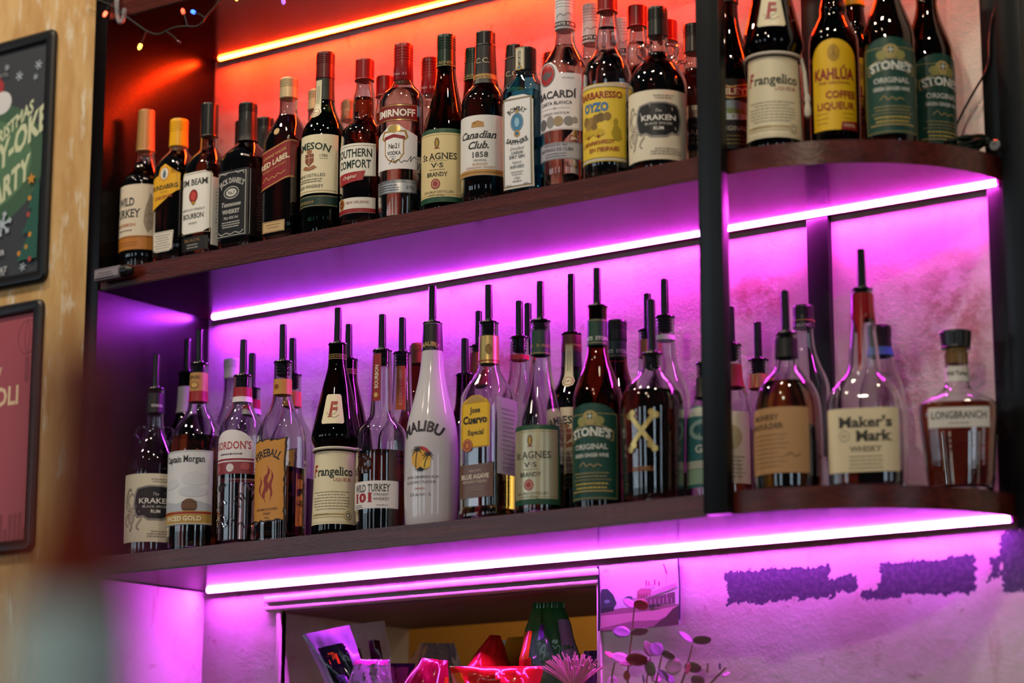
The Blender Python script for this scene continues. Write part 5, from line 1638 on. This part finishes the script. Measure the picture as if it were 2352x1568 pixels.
def packet(label, px, py, y, w, mat, lean=0.0, yaw=20, seed=1, bulge=0.026, extra=(), seal=True, name='snack_packet', z0=None, pinch=0.0, ps=0.7):
    """crimped pillow packet standing on the sill, its top centre seen at (px, py)"""
    top = at_y(px, py, y)
    base = z0 if z0 is not None else HZ0 + 0.001
    H = top.z - base
    r = empty(name, (top.x - math.tan(math.radians(lean)) * H, y, base), math.radians(yaw))
    tag(r, label, 'packet')
    rnd = random.Random(seed)
    ph_ = [(rnd.uniform(2, 7), rnd.uniform(2, 9), rnd.uniform(0, 6.3)) for _ in range(6)]

    def surf(u, v, side):
        """u -1..1, v 0..1"""
        k = max(0.0, 1 - abs(u) ** 2.4) ** 0.6 * max(0.0, math.sin(math.pi * min(max(v, 0), 1))) ** 0.55
        cr = sum(math.sin(a * u * 2 + b_ * v * 3 + c) for a, b_, c in ph_) / 6
        t = bulge * k * (1 + (0.5 * cr) * (1 - pinch * v) + 0.10 * (1 - pinch * v) * math.sin(11 * u + 7 * v + ph_[1][2]) * math.sin(9 * v - 5 * u)) + 0.0006
        ww = w / 2 * (1 - 0.10 * math.sin(math.pi * v)) * (1 - pinch * max(0, v - ps) / (1 - ps))
        x = u * ww * math.cos(math.radians(lean)) + math.tan(math.radians(lean)) * v * H + 0.004 * cr * v
        z = v * H + 0.006 * cr * k + u * ww * math.sin(math.radians(-lean)) * 0.35 * v
        return Vector((x, -side * t + 0.006 * math.sin(3.1 * v + ph_[0][2]), max(z, 0)))

    def patch(u0, u1, v0, v1, side, eps, nu, nv):
        bm = bmesh.new()
        g = [[bm.verts.new(surf(u0 + (u1 - u0) * i / nu, v0 + (v1 - v0) * j / nv, side) + Vector((0, -side * eps, 0))) for j in range(nv + 1)] for i in range(nu + 1)]
        for i in range(nu):
            for j in range(nv):
                q = (g[i][j], g[i + 1][j], g[i + 1][j + 1], g[i][j + 1])
                bm.faces.new(q if side > 0 else q[::-1])
        return bm
    bm = patch(-1, 1, 0, 1, 1, 0, 18, 22)
    b2 = patch(-1, 1, 0, 1, -1, 0, 18, 22)
    me = bpy.data.meshes.new('tmp')
    b2.to_mesh(me)
    b2.free()
    bm.from_mesh(me)
    bpy.data.meshes.remove(me)
    bmesh.ops.remove_doubles(bm, verts=bm.verts, dist=0.0009)
    body = obj('film', bm, mat, r, ang=32)
    for nm, m, u0, u1, v0, v1 in extra:
        obj(nm, patch(u0, u1, v0, v1, 1, 0.0008, 8, 10), m, body, ang=65)
    if seal:
        bm = bmesh.new()
        n = 24
        rows = []
        for i in range(n + 1):
            p0 = surf(-1 + 2 * i / n, 1.0, 1)
            zz = 0.0006 * (1 if i % 2 else -1)
            rows.append((bm.verts.new(p0 + Vector((0, zz, -0.003))), bm.verts.new(p0 + Vector((0, zz * 2, 0.009)))))
        for a, b_ in zip(rows[:-1], rows[1:]):
            bm.faces.new((a[0], b_[0], b_[1], a[1]))
        obj('crimped_seal', bm, mat, r, smooth=False)
    return r, surf


CLEARF = pmat('clear_cellophane', (0.92, 0.90, 0.93), 0.12, 0, 0.85, 1.15, 0.3)
RED = film('red_foil', '#d2201e')
MAG = film('crimson_foil', '#9c1038')
ORG = film('orange_foil', '#d96a1c')
YEL = film('mustard_foil', '#c9861c')
GRN = film('green_foil', '#2c7838')
SIL = film('silver_foil_inside', '#d9e0da', 0.15)
PUR = film('purple_film', '#5d3a8a')
DKF = film('black_film', '#14121c')
LIL = film('lilac_film', '#a08ab8')
WHI = pmat('white_ink', '#e6dde0', 0.4)
BLU = film('blue_ink', '#1c2a8a')
packet('tall green snack packet with red and orange side panel, standing right in the hatch', 1262, 1396, 0.045, 0.112, GRN, -1, 24, 3, 0.034,
       (('red_panel', RED, -0.98, -0.50, 0.28, 0.60), ('orange_panel', ORG, -0.98, -0.58, 0.60, 0.82), ('white_panel', pmat('back_panel', '#a595b2', 0.4), 0.55, 0.98, 0.05, 0.90), ('purple_badge', PUR, -0.30, -0.10, 0.74, 0.85), ('pale_letter', WHI, -0.82, -0.62, 0.40, 0.52)), pinch=0.50, ps=0.62)
packet('pointed red snack packet standing behind the flat red one', 1128, 1455, 0.022, 0.150, RED, 12, 30, 5, 0.034, (('orange_panel', ORG, -0.9, 0.6, 0.1, 0.55), ('blue_mark', BLU, -0.5, -0.1, 0.42, 0.50)), pinch=0.88, ps=0.40, seal=False)
packet('wide glossy red snack packet lying slumped at the front of the hatch', 1140, 1530, -0.070, 0.150, RED, 0, 32, 8, 0.042, (('orange_panel', ORG, -1.0, -0.72, 0.2, 0.9), ('dark_panel', DKF, -0.7, -0.35, 0.05, 0.5)), seal=False)
packet('crimson snack packet with silver seam left of the red ones', 985, 1510, -0.060, 0.120, MAG, 20, 30, 11, 0.034, (('silver_seam', SIL, 0.52, 0.60, 0.1, 0.95), ('orange_panel', ORG, 0.86, 1.0, 0.2, 0.8)), pinch=0.62, ps=0.45, seal=False)
packet('mustard and orange snack packet between the red and green packets', 1200, 1462, 0.125, 0.105, YEL, -8, 24, 13, 0.028, (('orange_panel', ORG, -0.2, 0.9, 0.1, 0.62), ('blue_mark', BLU, -0.5, -0.2, 0.3, 0.42)), pinch=0.6, seal=False)
packet('torn shiny silver foil packet behind the pointed red one', 1150, 1470, 0.175, 0.055, SIL, 4, 20, 17, 0.015, pinch=0.5, seal=False)
packet('clear candy packet with black printed card leaning at the left of the hatch', 770, 1450, 0.010, 0.095, LIL, -26, 20, 19, 0.014, (('black_card', DKF, -0.55, 0.6, 0.45, 0.86), ('orange_print', ORG, -0.3, 0.15, 0.70, 0.80), ('purple_print', PUR, -0.3, 0.3, 0.5, 0.6)), name='candy_packet', seal=False)
packet('clear packet with dark red bars leaning behind the black candy card', 840, 1432, 0.070, 0.085, CLEARF, -12, 20, 23, 0.012, (('red_bar', film('dark_red_film', '#4a1018'), 0.2, 0.7, 0.40, 0.85), ('red_bar', film('dark_red_film', '#4a1018'), -0.7, -0.25, 0.40, 0.80)), name='candy_packet', seal=False)
packet('crumpled cellophane packet in front of the leaning candy packets', 850, 1512, -0.055, 0.085, CLEARF, 6, 24, 29, 0.034, (('pink_edge', film('pink_film', '#d34aa8'), -0.9, 0.9, 0.93, 0.99), ('lilac_card', LIL, -0.5, 0.5, 0.2, 0.6)), name='candy_packet', seal=False, pinch=0.3)
packet('crumpled cellophane packet at the back, left of the pointed red packet', 1000, 1476, 0.140, 0.120, CLEARF, 6, 22, 31, 0.030, name='candy_packet', seal=False, pinch=0.5)
packet('small packet with pink and orange flower print beside the crimson one', 914, 1522, 0.060, 0.055, film('violet_film', '#4a1c6a'), 3, 24, 37, 0.014, (('pink_print', film('pink_film', '#d34aa8'), -0.7, 0.7, 0.70, 0.95), ('orange_print', ORG, -0.6, 0.6, 0.4, 0.68)), name='candy_packet', seal=False)
packet('dark purple patterned wrapper at the right jamb of the hatch', 1366, 1508, 0.045, 0.040, film('dark_violet_film', '#4a3560'), -6, 28, 41, 0.010, name='candy_packet', pinch=0.4)

# ------------------------------------------------------------------ eucalyptus in a vase, pincushion flower
YP = -0.075
vx = at_y(1470, 1568, YP).x
vz = -0.98
vase = obj('vase', lathe([(0, 30), (3, 36), (60, 42), (120, 36), (150, 24), (170, 26), (170, 23), (150, 21), (120, 33), (60, 39), (8, 33), (6, 5)], seg=32, cap1=True), pmat('white_ceramic', '#d9d2c9', 0.25), None)
vase.location = (vx, YP, vz)
tag(vase, 'small white vase under the eucalyptus, standing on the back counter', 'vase')
eu = empty('eucalyptus', (vx, YP, vz + 0.12))
tag(eu, 'eucalyptus sprigs with round dusty leaves in front of the plaster wall', 'plant')
STEM = pmat('olive_stem', '#7d6a4a', 0.6)
LEAFC = [pmat('leaf_olive', '#7a7360', 0.55), pmat('leaf_grey_pink', '#a08088', 0.55), pmat('leaf_brick', '#9a4a46', 0.5), pmat('leaf_lit_mauve', '#8a6a94', 0.55), pmat('leaf_coral', '#c2504e', 0.5)]  # mauve has the strip's purple light on leaf tops mixed into its colour
root = Vector((vx, YP, vz + 0.12))


def P_(px, py, y=YP):
    return at_y(px, py, y) - root


stems = [([(1440, 1568), (1446, 1500), (1452, 1450), (1457, 1392)], -0.075), ([(1402, 1568), (1412, 1520)], -0.09), ([(1484, 1568), (1494, 1510)], -0.07), ([(1506, 1568), (1520, 1506)], -0.085),
         ([(1566, 1568), (1578, 1530), (1591, 1480)], -0.07), ([(1632, 1568), (1662, 1538), (1668, 1532)], -0.08), ([(1625, 1545), (1626, 1522)], -0.08)]
for pts, y in stems:
    q = [P_(a, b_, y) for a, b_ in pts]
    if pts[0][1] >= 1560:
        low = Vector(((q[0].x) * 0.12, (q[0].y) * 0.3, 0.02))
        mid = q[0] * 0.55 + low * 0.45
        q = [low, mid] + q
    q = [Vector(p_) for p_ in chaikin([tuple(v_) for v_ in q], 2)]
    obj('stem', tube(q, [0.0021 - 0.0009 * i / len(q) for i in range(len(q))], 8), STEM, eu)


def leaf_mesh(w, l, cup):
    bm = bmesh.new()
    rows = []
    n = 8
    for i in range(n + 1):
        t = i / n
        hw = w * math.sin(math.pi * min(max(t, 0.0), 1.0)) ** 0.62
        row = []
        for j in range(5):
            s_ = -1 + j / 2
            row.append(bm.verts.new((t * l, s_ * hw, cup * (s_ * s_) * hw + 0.12 * l * t * t)))
        rows.append(row)
    for a, b_ in zip(rows[:-1], rows[1:]):
        for j in range(4):
            bm.faces.new((a[j], b_[j], b_[j + 1], a[j + 1]))
    bmesh.ops.remove_doubles(bm, verts=bm.verts, dist=1e-5)
    bmesh.ops.solidify(bm, geom=bm.faces[:], thickness=0.0005)
    me = bpy.data.meshes.new('leaf')
    bm.to_mesh(me)
    bm.free()
    me.polygons.foreach_set('use_smooth', [True] * len(me.polygons))
    return me


LM = {}
# base px, tip px, width mm, colour, roll toward the viewer (deg), depth offset
leaves = [((1457, 1394), (1432, 1378), 9, 3, 40, 0), ((1457, 1394), (1484, 1388), 11, 4, -45, 0), ((1448, 1456), (1410, 1450), 12, 3, 48, 0), ((1448, 1456), (1486, 1450), 9, 0, -30, 0),
          ((1591, 1474), (1560, 1454), 7, 3, 35, 0), ((1591, 1474), (1630, 1470), 10, 0, -38, 0), ((1494, 1508), (1480, 1474), 9, 0, 50, 0.01), ((1500, 1506), (1484, 1478), 10, 0, 50, -0.01), ((1518, 1504), (1497, 1480), 13, 3, 55, -0.015),
          ((1518, 1502), (1546, 1508), 10, 0, -40, 0), ((1420, 1514), (1389, 1500), 7, 4, 30, 0), ((1446, 1518), (1406, 1508), 12, 1, 42, 0), ((1438, 1520), (1482, 1514), 14, 2, -42, -0.01), ((1480, 1518), (1500, 1548), 12, 0, -55, 0), ((1462, 1524), (1424, 1526), 9, 2, 30, -0.02),
          ((1568, 1530), (1530, 1534), 15, 1, 62, 0), ((1574, 1538), (1588, 1532), 9, 4, 60, -0.02), ((1572, 1534), (1607, 1534), 11, 0, -48, 0.005), ((1448, 1552), (1432, 1552), 9, 2, 60, -0.02), ((1420, 1566), (1394, 1568), 13, 0, 45, 0), ((1478, 1568), (1474, 1548), 10, 3, 40, -0.01),
          ((1520, 1562), (1496, 1556), 10, 1, 45, 0), ((1535, 1560), (1510, 1540), 8, 3, 40, -0.01), ((1548, 1568), (1524, 1548), 9, 3, 40, 0), ((1662, 1546), (1674, 1552), 6, 1, 50, 0), ((1652, 1538), (1656, 1522), 4, 3, 50, 0), ((1588, 1566), (1614, 1560), 10, 1, -45, 0)]
for (bx, by), (tx, ty), w_, ci, roll, dy in leaves:
    a, t_ = P_(bx, by, YP + dy), P_(tx, ty, YP + dy - 0.006)
    d = t_ - a
    L = d.length * 1.04
    key = (round(w_), round(L * 1000))
    me = LM.setdefault(key, leaf_mesh(w_ * 0.001, L, 0.12))
    me = me.copy() if me.users else me
    me.materials.clear()
    me.materials.append(LEAFC[ci])
    o = bpy.data.objects.new('leaf', me)
    COL.objects.link(o)
    o.parent = eu
    X_ = d.normalized()
    v_ = (root + a - CAM).normalized()
    n0 = (Vector((0, 0, 1)) - X_ * X_.z).normalized()
    s0 = n0.cross(X_)
    ang = math.radians(abs(roll))
    Zv = (n0 * math.cos(ang) + (1 if roll > 0 else -1) * (-v_ - X_ * (-v_).dot(X_)).normalized() * math.sin(ang)).normalized()
    Yv = Zv.cross(X_)
    M = Matrix((X_, Yv, Zv)).transposed().to_4x4()
    M.translation = a
    o.matrix_local = M

pf = empty('pincushion_flower', (at_y(1318, 1590, -0.06).x, -0.06, at_y(1318, 1590, -0.06).z))
tag(pf, 'pale pink pincushion flower with thread-like petals in front of the hatch', 'flower')
FILM = pmat('pale_pink_thread', '#d79aa6', 0.5)
rnd = random.Random(12)
bm = bmesh.new()
for k in range(110):
    a = rnd.uniform(0, 2 * math.pi)
    sp = rnd.uniform(0.1, 1.0) ** 0.6
    dx, dyy = math.cos(a) * sp, math.sin(a) * sp
    H = 0.066 * (1 - 0.35 * sp * sp) * rnd.uniform(0.85, 1.08)
    pts = []
    for i in range(6):
        t = i / 5
        pts.append((dx * 0.046 * t ** 1.1 + 0.006 * math.sin(k) * t * t - 0.012 * t * t * (dx < -0.2), dyy * 0.040 * t, H * t * (1 - 0.12 * sp * t)))
    bm_tube(bm, pts, [0.0011, 0.001, 0.001, 0.0009, 0.0009, 0.0013], 5)
o = obj('petal_threads', bm, FILM, pf)
o['kind'] = 'stuff'
obj('flower_core', lathe([(-8, 3), (-4, 10), (4, 12), (12, 8), (16, 2)], seg=20), pmat('flower_core_pink', '#b8707c', 0.6), pf)
vq = Vector((vx, YP, vz + 0.14)) - pf.location
obj('stem', tube([Vector(p_) for p_ in chaikin([(0, 0, -0.004), (0.01, 0, -0.06), tuple(vq * 0.6 + Vector((-0.02, 0, 0.0))), tuple(vq)], 2)], 0.0022, 8), STEM, pf)

# ------------------------------------------------------------------ fairy lights hanging from the topmost shelf
YF = -D - 0.006
fl = empty('fairy_lights', at_y(270, 20, YF))
tag(fl, 'string of coloured fairy lights on dark wire hanging at the top left', 'string lights')
fo = Vector(fl.location)


def Q_(px, py, y=YF):
    return at_y(px, py, y) - fo


WIRE = pmat('dark_green_wire', '#141a16', 0.5)
wpts = [(190, -14), (230, 2), (262, 14), (285, 34), (312, 54), (334, 70), (352, 78), (368, 79), (384, 70), (402, 62), (430, 60), (450, 62), (464, 54), (470, 42), (486, 24), (512, -6), (540, -22), (600, -30), (650, -16)]
obj('wire', tube([Vector(p_) for p_ in chaikin([tuple(Q_(*p_)) for p_ in wpts], 2)], 0.0016, 8), WIRE, fl)
bulbs = [((252, 14), (241, 33), '#ff5a3c', 5), ((336, 72), (321, 108), '#ffc24a', 5), ((430, 60), (420, 25), '#ff4a30', 4), ((470, 40), (443, 27), '#3060ff', 5), ((540, -22), (543, -4), '#ffc24a', 5), ((650, -16), (651, 4), '#7a50ff', 3), ((382, 72), (412, 97), '#4a1020', 0)]
for (ax_, ay_), (bx, by), c, st in bulbs:
    a, t_ = Q_(ax_, ay_), Q_(bx, by)
    d = (t_ - a).normalized()
    obj('lead', tube([a, a * 0.5 + t_ * 0.5 + Vector((0.001, 0, 0.001)), t_ - d * 0.004], 0.0013, 6), WIRE, fl)
    obj('bulb', tube([t_ - d * 0.006, t_ - d * 0.004, t_ + d * 0.002, t_ + d * 0.005], [0.0022, 0.0034, 0.0034, 0.0012], 10), pmat('bulb_' + c[1:], c, 0.2, emit=c, estr=st), fl)
hk = obj('wire_hook', tube([Vector(p_) for p_ in chaikin([tuple(at_y(*p_, -D - 0.007)) for p_ in ((268, -30), (268, 10), (270, 40), (275, 54), (284, 46), (286, 20))], 2)], 0.0042, 10), pmat('clear_plastic_hook', (0.85, 0.85, 0.9), 0.1, 0, 0.8, 1.4))
tag(hk, 'clear plastic hook holding the fairy light wire on the topmost shelf', 'hook')

# ------------------------------------------------------------------ connector at the left end of the middle shelf
cn = empty('cable_connector', at_y(222, 632, -D - 0.016))
tag(cn, 'grey stickered cable connector with black plug at the left end of the middle shelf', 'connector')
co = Vector(cn.location)
x1 = at_y(282, 628, -D - 0.016).x - co.x
obj('body', box(0, x1, -0.008, 0.008, -0.014, 0.009, 0.003), pmat('grey_connector', '#5f5560', 0.5), cn)
st_ = obj('sticker', box(0.004, x1 - 0.003, -0.0088, -0.0082, -0.009, 0.005), pmat('sticker_grey', '#8a808a', 0.5), cn, smooth=False)
sheet([FINE(28, -0.5, 42, 3, 4, '#544c56', 1.4, 4)], st_, lambda u, v, e: (u, -8.8 - e, v))
bm = lathe([(0, 9), (2, 11), (16, 11), (20, 8), (24, 4)], seg=24)
for v in bm.verts:
    v.co = Vector((x1 + v.co.z, v.co.x, -0.002 + v.co.y))
obj('plug', bm, BLACKCAP, cn)

# ------------------------------------------------------------------ tangle of green wire and its cable on the rounded end
tg = empty('wire_tangle', at_z(2245, 345, SA) * 1.0)
gp = Vector((1.540, -0.050, SA))
tg.location = gp
tag(tg, 'bundled dark green fairy light wire at the right end of the middle shelf', 'wire bundle')
TGM = pmat('bundle_green', '#12281f', 0.45)
rnd = random.Random(4)
for k in range(5):
    pts = []
    cx, cyy = rnd.uniform(-0.008, 0.008), rnd.uniform(-0.01, 0.01)
    ra, rb = rnd.uniform(0.024, 0.034), rnd.uniform(0.012, 0.022)
    for i in range(49):
        a = 2 * math.pi * i / 24 + k
        pts.append((cx + ra * math.cos(a) + 0.002 * math.sin(3 * a + k), cyy + rb * math.sin(a) + 0.002 * math.cos(5 * a), 0.005 + 0.0045 * k + 0.003 * (1 + math.sin(2 * a + k))))
    obj('coil', tube(pts, 0.0032, 8), TGM, tg)
for k in range(7):
    bm = box(-0.009, 0.009, -0.005, 0.005, 0, 0.011, 0.002)
    rz = Matrix.Rotation(rnd.uniform(0, 3.1), 4, 'Z')
    bmesh.ops.transform(bm, matrix=Matrix.Translation((-0.034 + 0.011 * k, rnd.uniform(-0.012, 0.006), 0.018 + rnd.uniform(0, 0.008) - 0.002 * abs(k - 2))) @ rz, verts=bm.verts)
    obj('bulb_holder', bm, TGM, tg)
e = at_y(2288, 335, -0.045) - gp
bm = lathe([(0, 8), (2, 8.6), (5, 8.6), (6, 7.5), (6, 3), (4.5, 2.5)], seg=24)
for v in bm.verts:
    v.co = Vector((v.co.x + e.x, -v.co.z + e.y, v.co.y + e.z))
obj('metal_end', bm, pmat('dull_nickel', (0.35, 0.33, 0.32), 0.35, 0.9), tg)
cab = [tuple(at_y(px, py, y)) for px, py, y in ((2200, 322, -0.055), (2192, 296, -0.03), (2215, 250, -0.018), (2240, 205, -0.018), (2262, 170, -0.018), (2272, 140, -0.018), (2272, 90, -0.018), (2276, 50, -0.018), (2287, 20, -0.018), (2290, -20, -0.018), (2290, -120, -0.018))]
cb = obj('lamp_cable', tube([Vector(p_) for p_ in chaikin(cab, 2)], 0.0018, 8), pmat('brown_cable', '#2a1c1c', 0.4))
tag(cb, 'thin dark cable running up the wall from the green wire bundle', 'cable')

# ------------------------------------------------------------------ blurred bottle on the bar in front of the camera
GL['sauce'] = pmat('red_brown_sauce_glass', '#7a2208', 0.35, spec=0.25)
q = at_d(196, 800, 0.93)
base = q.z - 0.230
b = Bottle('sauce_bottle', 'slim red-brown sauce bottle with pale teal label, blurred in the left foreground', (q.x, q.y, base),
           [(0, 22), (3, 25), (120, 25), (140, 24), (160, 17), (180, 14.5), (225, 14)], 'sauce', None, None, rz=45)
b.label(20, 134, 150, '#d8f5f0', [R(0, 60, 150, 30, '#c0e2dc')], name='label')
b.cap(216, 230, 15.5, REDCAP, False)
tag(obj('counter_bar', box(1.2, 4.6, q.y - 0.12, q.y + 0.5, base - 0.045, base - 0.0005, 0.004), WOOD, smooth=False), kind='structure')
